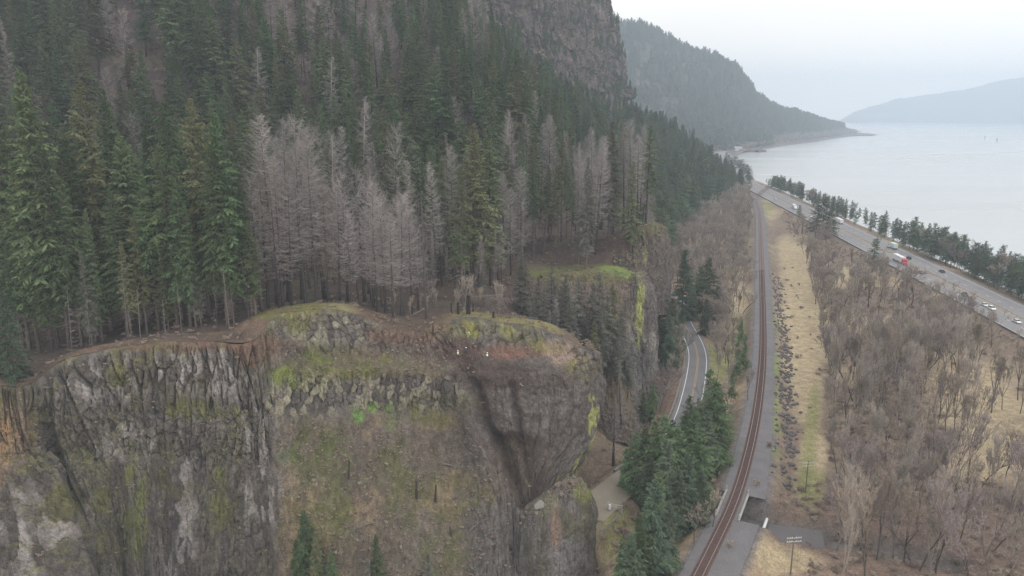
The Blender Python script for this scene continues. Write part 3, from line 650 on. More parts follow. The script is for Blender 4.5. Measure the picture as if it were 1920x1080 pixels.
    col = col * (1 + .38 * fbm(x * 1.9, Z * 1.7, None, 4, 60) + .22 * (_h(np.floor(x * 2.2), np.floor(Z * 2.0), x * 0, 61) - .5))[..., None]
    # bring the top row onto the plateau
    o = link("cliff", grid_mesh("cliff", q, np.clip(col, .01, .9), M['rock'], False))
    tag(o, "grey brown basalt cliff with vertical columns, moss ledges and a fresh slide scar", "cliff", kind="structure")
    return q, uv, nq
CQ, CUV, CN = cliff_main()

# skirt of plateau ground that closes the strip between the rim and the height field
LEDGE = []
def cliff_simple(name, netd, ns, nt_, painter, mat, label, amp=0.6, cell=(1.6, 6.0), bigamp=1.2, ref=(0.6, -1, 0.3), name2=False):
    p, uv, s, t = net(netd, ns, nt_); Z = p[..., 2]; n = normals(p, ref); x = s
    f1, f2, ca = worley((x + .5 * fbm(x * .3, Z * .2, None, 3, 7)) / cell[0], Z / cell[1], 61); crack = 1 - sstep(.03, .2, f2 - f1)
    k1, k2, cb_ = worley(x / cell[0] * 1.8, Z / cell[1] * 2.0, 62)
    d = amp * ((ca - .5) * 1.6 + (cb_ - .5) * .9 - crack * .8) + bigamp * fbm(x * .11, Z * .05, None, 4, 63) + amp * fbm(x * .6, Z * .4, None, 4, 64)
    if name2: d = d * lerp(.35, 1.0, sstep(1172, 1195, uv[..., 0]))
    d = d + amp * .7 * fbm(x * 1.1, Z * .9, None, 4, 65)
    q = p + n * (d * (sstep(0, 2.5, t) * .9 + .1))[..., None]
    col = np.array([0.125, 0.112, 0.105]) * (.72 + .35 * ca + .25 * cb_)[..., None]
    col = painter(col, uv[..., 0], uv[..., 1], q, normals(q, ref), x, Z)
    col = col * (1 + .38 * fbm(x * 1.9, Z * 1.7, None, 4, 66))[..., None]
    o = link(name, grid_mesh(name, q, np.clip(col, .01, .9), mat, False)); tag(o, label, "cliff", kind="structure")
    nn_ = normals(q, ref); LEDGE.append((q.reshape(-1, 3), nn_.reshape(-1, 3)))
    return q, uv
def pt_head(col, U, V, q, n, x, Z):
    slope = (1 - sstep(1172, 1192, U))
    col = paint(col, slope * .85, (0.14, 0.105, 0.085))
    col = paint(col, slope * sstep(.0, .5, fbm(x * .2, Z * .2, None, 4, 71)) * .6, (0.17, 0.15, 0.07))
    col = paint(col, slope * ell(U, V, 1165, 745, 30, 30, seed=72) * .7, (0.21, 0.16, 0.09))
    col = paint(col, slope * sstep(720, 770, V) * .6, (0.11, 0.09, 0.08))
    col = paint(col, ell(U, V, 1110, 520, 80, 14, seed=73) * .7, (0.15, 0.15, 0.06))
    col = paint(col, ell(U, V, 1168, 515, 30, 8, seed=74) * .8, (0.18, 0.24, 0.07))
    col = paint(col, ell(U, V, 1200, 590, 5.5, 70, seed=75, warp=.3, sc=.08) * .9, (0.33, 0.35, 0.13))
    col = paint(col, ell(U, V, 1187, 620, 9, 40, seed=76, warp=.4, sc=.08) * sstep(-.2, .3, fbm(x, Z * .4, None, 3, 77)) * .7, (0.30, 0.29, 0.2))
    col = paint(col, ell(U, V, 1224, 655, 6, 40, seed=78, warp=.4, sc=.08) * .6, (0.32, 0.30, 0.27))
    col = paint(col, ell(U, V, 1208, 690, 22, 32, seed=79) * .6, (0.11, 0.105, 0.11))
    return col
cliff_simple("cliff", HEAD, 420, 220, pt_head, M['rock'], "second basalt headland across the notch with yellow lichen on its pillar", .5, (1.5, 6.0), 1.3, name2=True)
def pt_knob(col, U, V, q, n, x, Z):
    col = paint(col, .7 + 0 * U, (0.088, 0.073, 0.067))
    col = paint(col, sstep(.4, .8, n[..., 2]) * .7, (0.10, 0.095, 0.048))
    col = paint(col, ell(U, V, 1222, 424, 34, 12, seed=80) * .7, (0.115, 0.11, 0.052))
    col = paint(col, ell(U, V, 1210, 480, 4, 18, seed=81, warp=.3, sc=.08) * .7, (0.27, 0.26, 0.13))
    return col
cliff_simple("cliff", KNOB, 260, 160, pt_knob, M['rock'], "mossy topped brown rock knob above the second headland", .5, (1.8, 9.0), 1.0)
# rounded buttress at the foot of the nose
BUT = [
 [(985, 948, 156), (980, 962, 150), (975, 990, 144), (972, 1040, 141), (970, 1180, 134)],
 [(1010, 930, 155), (1005, 950, 148), (1000, 985, 142), (1000, 1040, 138.5), (1000, 1180, 131)],
 [(1045, 905, 154), (1045, 930, 147), (1045, 980, 141), (1045, 1040, 137.5), (1045, 1180, 130)],
 [(1075, 893, 153), (1083, 920, 147), (1087, 975, 141), (1088, 1040, 138), (1085, 1180, 131)],
 [(1088, 894, 155), (1104, 922, 149.5), (1114, 970, 144), (1115, 1040, 140.5), (1106, 1180, 133.5)],
 [(1092, 898, 158), (1112, 925, 154), (1124, 968, 149), (1126, 1040, 145), (1114, 1180, 138)],
 [(1088, 902, 164), (1108, 930, 161), (1121, 970, 157), (1124, 1040, 153), (1112, 1180, 146)],
]
def pt_but(col, U, V, q, n, x, Z):
    col = paint(col, .6 + 0 * U, (0.092, 0.079, 0.071))
    col = paint(col, sstep(0, .45, fbm(x * .3, Z * .2, None, 4, 87)) * .6, (0.085, 0.08, 0.04))
    col = paint(col, ell(U, V, 1095, 915, 26, 26, seed=82) * .85, (0.15, 0.165, 0.05))
    col = paint(col, ell(U, V, 1020, 945, 30, 18, seed=83) * .5, (0.2, 0.19, 0.12))
    col = paint(col, ell(U, V, 1065, 1040, 35, 40, seed=84) * .5, (0.2, 0.19, 0.195))
    col = paint(col, ell(U, V, 1042, 990, 10, 40, seed=85) * .5, (0.24, 0.15, 0.10))
    col = paint(col, ell(U, V, 985, 1020, 16, 70, seed=86) * .5, (0.08, 0.075, 0.07))
    return col
cliff_simple("cliff", BUT, 220, 220, pt_but, M['rock'], "rounded brown rock buttress at the foot of the slide scar", .18, (1.1, 3.0), 1.1)

# plateau lip: a sheet from each rim back onto the height field
def lip(netd, depth, name, label, colr, k0=0, k1=None, refc=None):
    rim = np.array([P(*c[0]) for c in netd][k0:k1]); t = np.concatenate([[0], np.cumsum(np.linalg.norm(np.diff(rim, axis=0), axis=1))])
    n = int(t[-1] / 0.7); r = herm(t, rim, np.linspace(0, t[-1], n))
    tg = np.gradient(r, axis=0); nn = np.stack([-tg[:, 1], tg[:, 0], 0 * tg[:, 0]], 1); nn /= np.linalg.norm(nn, axis=1, keepdims=True) + 1e-9
    for _ in range(40): nn[1:-1] = .25 * nn[:-2] + .5 * nn[1:-1] + .25 * nn[2:]
    rows = []
    K = 16
    for k in range(K):
        f = k / (K - 1); q = r + nn * depth * f
        zt = hz(q[:, 0], q[:, 1]); zz = lerp(r[:, 2], np.maximum(zt, r[:, 2] - 3), sstep(.45, .95, f)) + .25 * math.sin(f * math.pi) - (0.35 if f > .93 else 0)
        zz = zz + .22 * fbm(q[:, 0] * .4, q[:, 1] * .4, None, 3, 90) * math.sin(f * math.pi)
        rows.append(np.stack([q[:, 0], q[:, 1], zz], 1))
    A = np.stack(rows, 1)
    c = np.ones(A.shape) * np.array(colr)
    c = paint(c, sstep(0, .4, fbm(A[..., 0] * .15, A[..., 1] * .15, None, 4, 91)) * .6, (0.20, 0.13, 0.09))
    for (u, v, Y, rad, cc) in refc or []:
        q = P(u, v, Y); m = 1 - sstep(.6, 1.2, np.hypot(A[..., 0] - q[0], A[..., 1] - q[1]) / rad + .3 * fbm(A[..., 0] * .2, A[..., 1] * .2, None, 3, 92))
        c = paint(c, m * .85, cc)
    tag(link(name, grid_mesh(name, A, c, M['ground'], True)), label, "ground", kind="structure")
lip(MAIN, 9.0, "ground", "red brown soil and moss along the top of the cliff", (0.115, 0.083, 0.063), 0, -1,
    [(590, 584, 182, 9, (0.20, 0.20, 0.07)), (640, 580, 182, 5, (0.26, 0.23, 0.12)), (510, 600, 174, 5, (0.17, 0.165, 0.06)), (900, 600, 186, 9, (0.17, 0.15, 0.06)), (1000, 610, 184, 8, (0.2, 0.18, 0.07))])
lip(HEAD, 9.0, "ground", "green grass along the top of the second headland", (0.145, 0.14, 0.06), 1, 8, [(1168, 511, 240, 10, (0.18, 0.25, 0.065))])

# ---------------------------------------------------------------- the high bluff, and the far shore
BL = []
for f, (bx, by, bz) in zip(np.linspace(0, 1, 7), [(-95, 560, 150), (-52, 590, 138), (-10, 650, 132), (35, 735, 128), (80, 830, 126), (118, 905, 124), (140, 948, 122)]):
    nx, ny = -.91, .41
    BL.append([(bx - nx * 8, by - ny * 8, bz - 14), (bx, by, bz), (bx + nx * 7, by + ny * 7, bz + 38), (bx + nx * 15, by + ny * 15, bz + 80), (bx + nx * 28, by + ny * 28, bz + 120), (bx + nx * 60, by + ny * 60, bz + 165)])
for (dx, dy) in [(-14, 22), (-40, 45), (-90, 80)]:
    BL.append([(px + dx, py + dy, pz) for px, py, pz in BL[6]])
def bluff():
    A = np.array(BL, float); tc_ = np.concatenate([[0], np.cumsum(np.linalg.norm(np.diff(A, axis=0), axis=2).mean(1))])
    tr = np.concatenate([[0], np.cumsum(np.linalg.norm(np.diff(A, axis=1), axis=2).mean(0))])
    ns, nt_ = 520, 220
    B = herm(tc_, A, np.linspace(0, tc_[-1], ns)); D = np.swapaxes(herm(tr, np.swapaxes(B, 0, 1), np.linspace(0, tr[-1], nt_)), 0, 1)
    s = np.linspace(0, tc_[-1], ns)[:, None] * np.ones((1, nt_)); Z = D[..., 2]; n = normals(D, (.7, -.7, .3))
    f1, f2, ca = worley((s + 3 * fbm(s * .05, Z * .05, None, 3, 1)) / 11, Z / 32, 101); cr = 1 - sstep(.03, .22, f2 - f1)
    g1, g2, cb_ = worley(s / 4.2, Z / 12, 102)
    led = ((Z + 22 * fbm(s * .016, Z * .016, None, 4, 103)) / 27) % 1
    ledge = 1 - sstep(.0, .35, led)
    d = (ca - .5) * 6 - cr * 3 + (cb_ - .5) * 2.5 + 12 * fbm(s * .02, Z * .014, None, 5, 104) - led * 2.2 + 1.2 * fbm(s * .2, Z * .2, None, 3, 105)
    q = D + n * d[..., None]; nq = normals(q, (.7, -.7, .3))
    col = np.array([0.088, 0.073, 0.072]) * (.7 + .35 * ca + .3 * cb_)[..., None]
    col = paint(col, sstep(.35, .7, nq[..., 2]) * .75, (0.125, 0.115, 0.058))
    col = paint(col, sstep(.15, .5, fbm(s * .02, Z * .03, None, 4, 106)) * .55, (0.17, 0.125, 0.11))
    col = paint(col, sstep(.25, .5, fbm(s * .035, Z * .02, None, 4, 107)) * sstep(.4, .7, cb_) * .5, (0.20, 0.185, 0.185))
    tag(link("cliff", grid_mesh("cliff", q, np.clip(col, .01, 1), M['bluff'], False)), "high brown bluff standing above the forested mountainside", "cliff", kind="structure")
    return q, nq
BQ, BN = bluff()

FARM = [
 [(1100, 345, 1300), (1100, 260, 1900), (1100, 165, 2150), (1120, 52, 2450), (1110, 130, 3200)],
 [(1200, 345, 1300), (1200, 268, 1900), (1200, 170, 2150), (1205, 66, 2550), (1205, 140, 3300)],
 [(1300, 345, 1300), (1300, 262, 1950), (1300, 182, 2250), (1300, 94, 2650), (1300, 150, 3400)],
 [(1352, 300, 1650), (1352, 266, 2000), (1355, 205, 2350), (1362, 124, 2680), (1362, 175, 3400)],
 [(1395, 284, 1890), (1400, 262, 2250), (1400, 222, 2480), (1405, 165, 2760), (1410, 205, 3500)],
 [(1425, 279, 2060), (1428, 258, 2400), (1432, 230, 2600), (1440, 201, 2850), (1445, 220, 3600)],
 [(1470, 273, 2320), (1470, 254, 2600), (1475, 236, 2760), (1488, 221, 2980), (1490, 225, 3700)],
 [(1515, 267, 2570), (1515, 252, 2850), (1520, 243, 3000), (1535, 236, 3200), (1535, 236, 3800)],
 [(1562, 259.5, 3010), (1560, 250, 3250), (1562, 246, 3350), (1570, 242, 3550), (1570, 240, 4000)],
 [(1607, 253.8, 3420), (1605, 251.5, 3550), (1606, 250.5, 3620), (1608, 249.6, 3750), (1607, 248, 4050)],
 [(1642, 253.2, 3440), (1641, 252.3, 3500), (1641, 252.0, 3520), (1642, 251.8, 3560), (1642, 251.5, 3650)],
]
def farmount():
    p, uv, s, t = net(FARM, 260, 160); Z = p[..., 2]; n = normals(p, (.3, -1, .5))
    d = 34 * fbm(s * .006, t * .0022, None, 4, 111) - 26 * np.abs(fbm(s * .012, t * .003, None, 3, 112)) + 5 * fbm(s * .03, t * .03, None, 3, 113)
    q = p + n * (d * sstep(15, 130, Z) * .9)[..., None]
    col = np.ones(q.shape) * np.array([0.055, 0.065, 0.055])
    col = paint(col, 1 - sstep(2, 40, Z), (0.15, 0.115, 0.10))
    col = paint(col, sstep(.1, .5, fbm(s * .012, t * .012, None, 4, 114)) * .6, (0.13, 0.10, 0.095))
    tag(link("mountain", grid_mesh("mountain", q, col, M['farland'], True)), "hazy forested mountain running down to a low point on the river", "mountain", kind="structure")
    return q
FQ = farmount()
FARH = [
 [(1540, 236, 7600), (1540, 234, 8000), (1540, 232, 8400), (1540, 230, 8800), (1540, 240, 10500)],
 [(1572, 227.9, 9600), (1572, 226, 9650), (1574, 225, 9700), (1576, 224, 9750), (1576, 230, 10500)],
 [(1600, 229, 9000), (1602, 222, 9100), (1604, 214, 9250), (1608, 205, 9400), (1610, 225, 10500)],
 [(1650, 229.6, 8800), (1650, 218, 8900), (1652, 208, 9100), (1655, 193, 9300), (1655, 222, 10500)],
 [(1720, 230.4, 8400), (1720, 214, 8600), (1720, 200, 8900), (1720, 180, 9200), (1720, 215, 10500)],
 [(1800, 231.2, 8000), (1800, 212, 8300), (1800, 194, 8700), (1800, 172, 9100), (1800, 212, 10500)],
 [(1880, 232.4, 7600), (1880, 208, 8000), (1880, 185, 8500), (1880, 156, 9000), (1880, 205, 10500)],
 [(1980, 233.6, 7200), (1980, 205, 7700), (1980, 175, 8300), (1980, 140, 8900), (1980, 200, 10500)],
 [(2200, 236, 6500), (2200, 205, 7200), (2200, 170, 8000), (2200, 130, 8800), (2200, 200, 10500)],
]
p, uv, s, t = net(FARH[1:], 160, 80); n = normals(p, (0, -1, .4))
q = p + n * (60 * fbm(s * .0016, t * .0008, None, 4, 121) * sstep(20, 160, p[..., 2]))[..., None]
tag(link("mountain", grid_mesh("mountain", q, np.ones(q.shape) * np.array([0.05, 0.062, 0.05]), M['farland'], True)), "pale blue wooded hill on the far side of the river", "mountain", kind="structure")

# far shore flat behind the ridge with the highway on it
sh = [G(1412, 347, 1.0), G(1412, 335, 1.0), G(1404, 318, 1.0), G(1396, 306, 1.0), G(1384, 296, 1.0), G(1378, 289, 1.0), G(1392, 284.5, 1.0), G(1330, 270, 1.0), G(1250, 280, 1.0), G(1250, 350, 1.0)]
N = len(sh); v = [tuple(p) for p in sh] + [(p[0] * 1.012 + 4, p[1], -9) for p in sh]
k = np.arange(N)
me = bpy.data.meshes.new("shore"); me.from_pydata(v, [], [list(range(N))[::-1]] + [(int(a), int((a + 1) % N), int((a + 1) % N) + N, int(a) + N) for a in k]); me.materials.append(material('shore_brush', (0.14, 0.112, 0.10), nscale=.05, namp=.4))
me.update(); tag(link("shore", me), "low brushy shore beyond the end of the wooded ridge", "ground", kind="structure")
me = mesh_from("river", [(150, 60, -3), (12000, 60, -3), (12000, 10400, -3), (-1500, 10400, -3), (-1500, 1425, -3), (150, 1425, -3)], None, [(0, 1, 2), (0, 2, 3), (0, 3, 5), (3, 4, 5)], None, False, M['river'])
tag(link("river", me), "wide pale grey river under an overcast sky", "river", kind="structure")
spit = MB()
sp = [G(1388, 285, -2.2), G(1402, 284, -2.0), G(1418, 285, -1.8), G(1433, 284.3, -2.2)]
for a, b in zip(sp[:-1], sp[1:]): spit.tubes([a - np.array([0, 0, 3])], [b - np.array([0, 0, 3])], 9, 8, 8, (0.13, 0.09, 0.085))
tag(spit.build("shore", M['farland']), "thin brown spit reaching into the river from the far shore", "spit", kind="structure")
# ---------------------------------------------------------------- roads, railway, bridge
def ribbon(line, a, b, z, name, mat, parent=None, dash=None, zfun=None, y0=-1e9, y1=1e9):
    L = np.asarray(line, float); tg = np.gradient(L, axis=0); nn = np.stack([tg[:, 1], -tg[:, 0]], 1); nn /= np.linalg.norm(nn, axis=1, keepdims=True)
    zz = np.full(len(L), z)
    b = np.broadcast_to(np.asarray(b, float), (len(L),)); K = max(2, int(abs(b.max() - a) / 3) + 1)
    A = np.stack([np.concatenate([L + nn * (a + (b - a) * f)[:, None], zz[:, None]], 1) for f in np.linspace(0, 1, K)], 1)
    i = np.arange(A.shape[0] * K).reshape(-1, K)
    keep = np.ones(len(L) - 1, bool)
    if dash:
        al = np.concatenate([[0], np.cumsum(np.linalg.norm(np.diff(L, axis=0), axis=1))]); keep = ((al[:-1] + al[1:]) / 2 % dash[1]) < dash[0]
    ym = (L[:-1, 1] + L[1:, 1]) / 2; keep &= (ym > y0) & (ym < y1)
    ii = np.where(keep)[0]
    q = np.stack([i[ii][:, :-1], i[ii][:, 1:], i[ii + 1][:, 1:], i[ii + 1][:, :-1]], -1).reshape(-1, 4)
    return link(name, mesh_from(name, A.reshape(-1, 3), q, None, None, False, mat), parent)
def barrier(line, off, z, mat, name, parent, prof=((-.02, .45), (.04, .45), (.04, .8), (-.02, .8)), y0=-1e9, y1=1e9, posts=0, pm=None):
    L = np.asarray(line, float); L = L[(L[:, 1] > y0) & (L[:, 1] < y1)]
    tg = np.gradient(L, axis=0); nn = np.stack([tg[:, 1], -tg[:, 0]], 1); nn /= np.linalg.norm(nn, axis=1, keepdims=True)
    K = len(prof); A = np.stack([np.concatenate([L + nn * (off + px), np.full((len(L), 1), z + pz)], 1) for px, pz in prof], 1)
    i = np.arange(len(L) * K).reshape(-1, K); k = np.arange(K); k2 = (k + 1) % K
    q = np.stack([i[:-1][:, k], i[:-1][:, k2], i[1:][:, k2], i[1:][:, k]], -1).reshape(-1, 4)
    o = link(name, mesh_from(name, A.reshape(-1, 3), q, None, None, False, mat), parent)
    if posts:
        mb = MB()
        for j in range(0, len(L), posts):
            p = L[j] + nn[j] * (off + .1); mb.box(p[0] - .08, p[0] + .08, p[1] - .08, p[1] + .08, z, z + .75)
        mb.build(name + "_posts", pm or mat, o)["kind"] = "stuff"
    return o
HWS = smooth_line(HWAY, 4.0)
hw = ribbon(HWS, -HW_W / 2, HW_W / 2, ZR, "interstate_highway", M['concrete_road']); tag(hw, "four lane divided highway along the riverbank", "highway", kind="structure")
hwm = material('median_gravel', (0.30, 0.265, 0.215), nscale=.1, namp=.2)
ribbon(HWS, -1.1, 1.1, ZR + .02, "median_strip", hwm, hw)
for o in (-HW_W / 2 + 1.6, HW_W / 2 - 2.0): ribbon(HWS, o - .1, o + .1, ZR + .02, "edge_line", M['paint_white'], hw)
for o in (-2.3, 2.3): ribbon(HWS, o - .1, o + .1, ZR + .02, "yellow_line", M['paint_yellow'], hw)
HWF = smooth_line(HWAY, 1.0)
for o in (-6.6, 6.4): ribbon(HWF, o - .09, o + .09, ZR + .02, "lane_dashes", M['paint_white'], hw, (3, 12), y1=700)
g = barrier(HWS, -HW_W / 2 - .2, ZR, material('dull_guardrail', (0.13, 0.125, 0.13), namp=.1), "guardrail", None, ((-.05, .1), (.05, .1), (.05, .85), (-.05, .85)), posts=1, pm=M['tie'])
tag(g, "dark guardrail along the near edge of the highway", "guardrail")
g = barrier(HWS, 0, ZR + .02, M['steel'], "guardrail", None, ((-.03, .55), (.03, .55), (.03, .8), (-.03, .8)), posts=1)
tag(g, "grey cable barrier in the middle of the divided highway", "guardrail")
# far stretch of the same highway beyond the ridge
far_px = [(1345, 268), (1349, 277), (1352, 286), (1362, 293), (1376, 301), (1388, 309), (1393, 318), (1391, 330)]
FL = smooth_line([tuple(G(u, v, 1.6)[:2]) for u, v in far_px], 12)
fh = ribbon(FL, -15, 15, 1.6, "interstate_highway", M['concrete_road']); tag(fh, "distant bend of the highway on the far shore flat", "highway", kind="structure")

rd = ribbon(ROADS, -4.1, 4.1, ZR, "old_highway", M['asphalt'], y0=175); tag(rd, "two lane asphalt road with double yellow line below the cliffs", "road", kind="structure")
for o in (-3.1, 3.1): ribbon(ROADS, o - .1, o + .1, ZR + .02, "edge_line", M['paint_white'], rd, y0=176)
for o in (-.2, .2): ribbon(ROADS, o - .07, o + .07, ZR + .02, "yellow_line", M['paint_yellow'], rd, y0=176)
ribbon(ROADS, -4.4, 4.4, ZR + .01, "muddy_stretch", M['muddy'], rd, y1=178)
wl = barrier(ROADS, -4.7, ZR - .1, M['stone'], "stone_guard_wall", None, ((-.3, 0), (.3, 0), (.25, .7), (-.25, .7)), y0=168, y1=262)
tag(wl, "low mossy stone guard wall along the cliff side of the road", "wall")

bx, by = G(1374, 948, ZR)[:2]
bi = int(np.argmin(np.abs(RAILS[:, 1] - by))); bdir = RAILS[bi + 3] - RAILS[bi - 3]; bdir /= np.linalg.norm(bdir); bnr = np.array([bdir[1], -bdir[0]])
BY0, BY1 = RAILS[bi, 1] - 6.2, RAILS[bi, 1] + 6.2
bal = ribbon(RAILS, -3.4, roff(RAILS[:, 1]), ZR + .03, "ballast", M['ballast'], y1=BY0); tag(bal, "grey ballast and service track beside the rails before the bridge", "railway bed", kind="structure")
bal = ribbon(RAILS, -3.4, roff(RAILS[:, 1]), ZR + .03, "ballast", M['ballast'], y0=BY1); tag(bal, "grey ballast and service track running up the valley past the bridge", "railway bed", kind="structure")
trk = empty("railway_track", (0, 0, 0)); tag(trk, "single railway track with rusty ties curving up the valley", "railway")
ribbon(RAILS, -1.45, 1.45, ZR + .09, "rusty_bed", M['railbed'], trk)
for o in (-.74, .74): barrier(RAILS, o, ZR + .16, M['rail'], "rail", trk, ((-.06, .0), (.06, .0), (.06, .16), (-.06, .16)))
tm = MB(); tm.box(-1.3, 1.3, -.12, .12, 0, .1); tme = tm.mesh("tie", M['tie'])
RF = smooth_line([tuple(p) for p in RAILS], .62); tgf = np.gradient(RF, axis=0); ang = np.arctan2(tgf[:, 1], tgf[:, 0]) - math.pi / 2
vis = [j for j in range(len(RF)) if RF[j, 1] > 126]
rest = MB()
for n_, j in enumerate(vis):
    if n_ < 100:
        o = link("tie", tme, trk, (RF[j, 0], RF[j, 1], ZR + .1)); o.rotation_euler.z = ang[j]
    elif RF[j, 1] < 420:
        c, s_ = math.cos(ang[j]), math.sin(ang[j]); dx, dy = np.array([c, s_]) * 1.3, None
        p0 = (RF[j, 0] - dx[0], RF[j, 1] - dx[1], ZR + .1); p1 = (RF[j, 0] + dx[0], RF[j, 1] + dx[1], ZR + .1); rest.obox(p0, p1, .24, .1)
rest.build("ties", M['tie'], trk)["kind"] = "stuff"

br = empty("railway_bridge", (RAILS[bi, 0], RAILS[bi, 1], 0), math.atan2(bdir[1], bdir[0]) - math.pi / 2)
tag(br, "short railway bridge with dark timber abutments over the creek", "bridge")
mb = MB(); mb.box(-2.6, 2.6, -6.4, 6.4, ZR - .55, ZR + .05); mb.build("deck", M['ballast'], br)
mb = MB()
for x in (-2.2, -.8, .8, 2.2): mb.box(x - .2, x + .2, -6.3, 6.3, ZR - 1.6, ZR - .56)
mb.build("girders", M['dark_timber'], br)
for x in (-2.5, 2.5):
    mb = MB(); mb.box(x - .22, x + .22, -6.6, 6.6, ZR + .06, ZR + .42); rr = mb.build("kerb_beam", M['concrete'], br)
    for yy in (-6.2, 6.2):
        mb = MB(); mb.box(x - .12, x + .12, yy - .12, yy + .12, ZR + .43, ZR + 1.5); mb.build("end_post", M['arm_wood'], rr)
for sgn, y in ((1, 6.6), (-1, -6.6)):
    mb = MB(); mb.box(-2.9, 2.9, min(y, y + sgn * .3), max(y, y + sgn * .3), -4, ZR - .6)
    for j in range(12):
        x = -2.9 + j * .5; mb.box(x, x + .2, min(y - sgn * .06, y), max(y - sgn * .06, y), -4, ZR - .62)
    mb.build("abutment", M['dark_timber'], br)
for sx, ln, dy in ((1, 6.6, 2.2), (-1, 4.2, 2.4)):      # wing walls splay outward beyond the far abutment
    mb = MB(); n_ = 14
    for j in range(n_):
        f0, f1 = j / n_, (j + 1) / n_; x0, x1 = sx * (2.95 + f0 * ln), sx * (2.95 + f1 * ln); y0, y1 = 6.7 + f0 * dy, 6.7 + f1 * dy; z0, z1 = ZR - .2 - f0 * 1.5, ZR - .2 - f1 * 1.5
        v = [(x0, y0, -4), (x1, y1, -4), (x1, y1, z1), (x0, y0, z0), (x0, y0 + .3, -4), (x1, y1 + .3, -4), (x1, y1 + .3, z1), (x0, y0 + .3, z0)]
        mb.add(v, [(0, 1, 2, 3), (5, 4, 7, 6), (3, 2, 6, 7)])
    mb.build("wing_wall", M['dark_timber'], br)
cr = ribbon(smooth_line(CREEK[:7], 1.5), -6.5, 6.5, -2.5, "creek", M['creek']); tag(cr, "grey creek passing under the railway bridge", "creek", kind="structure")
mb = MB(); a_, b_ = G(1438, 973, -1.6), G(1425, 1014, -2.1)
n_ = 10; pts = [a_ + (b_ - a_) * t + np.array([0, 0, .25 * math.sin(t * math.pi)]) for t in np.linspace(0, 1, n_)]
for i in range(n_ - 1): mb.tubes([pts[i]], [pts[i + 1]], .33 + .05 * i / n_, .33 + .05 * (i + 1) / n_, 12)
pipe = mb.build("drain_pipe", M['paint_white'], None, True); tag(pipe, "white drain pipe lying across the creek by the railway bridge", "pipe")
mb = MB(); mb.tubes([pts[-1] + (pts[-1] - pts[-2]) * .02], [pts[-1] + (pts[-1] - pts[-2]) * .25], .46, .46, 12); mb.build("collar", M['concrete'], pipe)

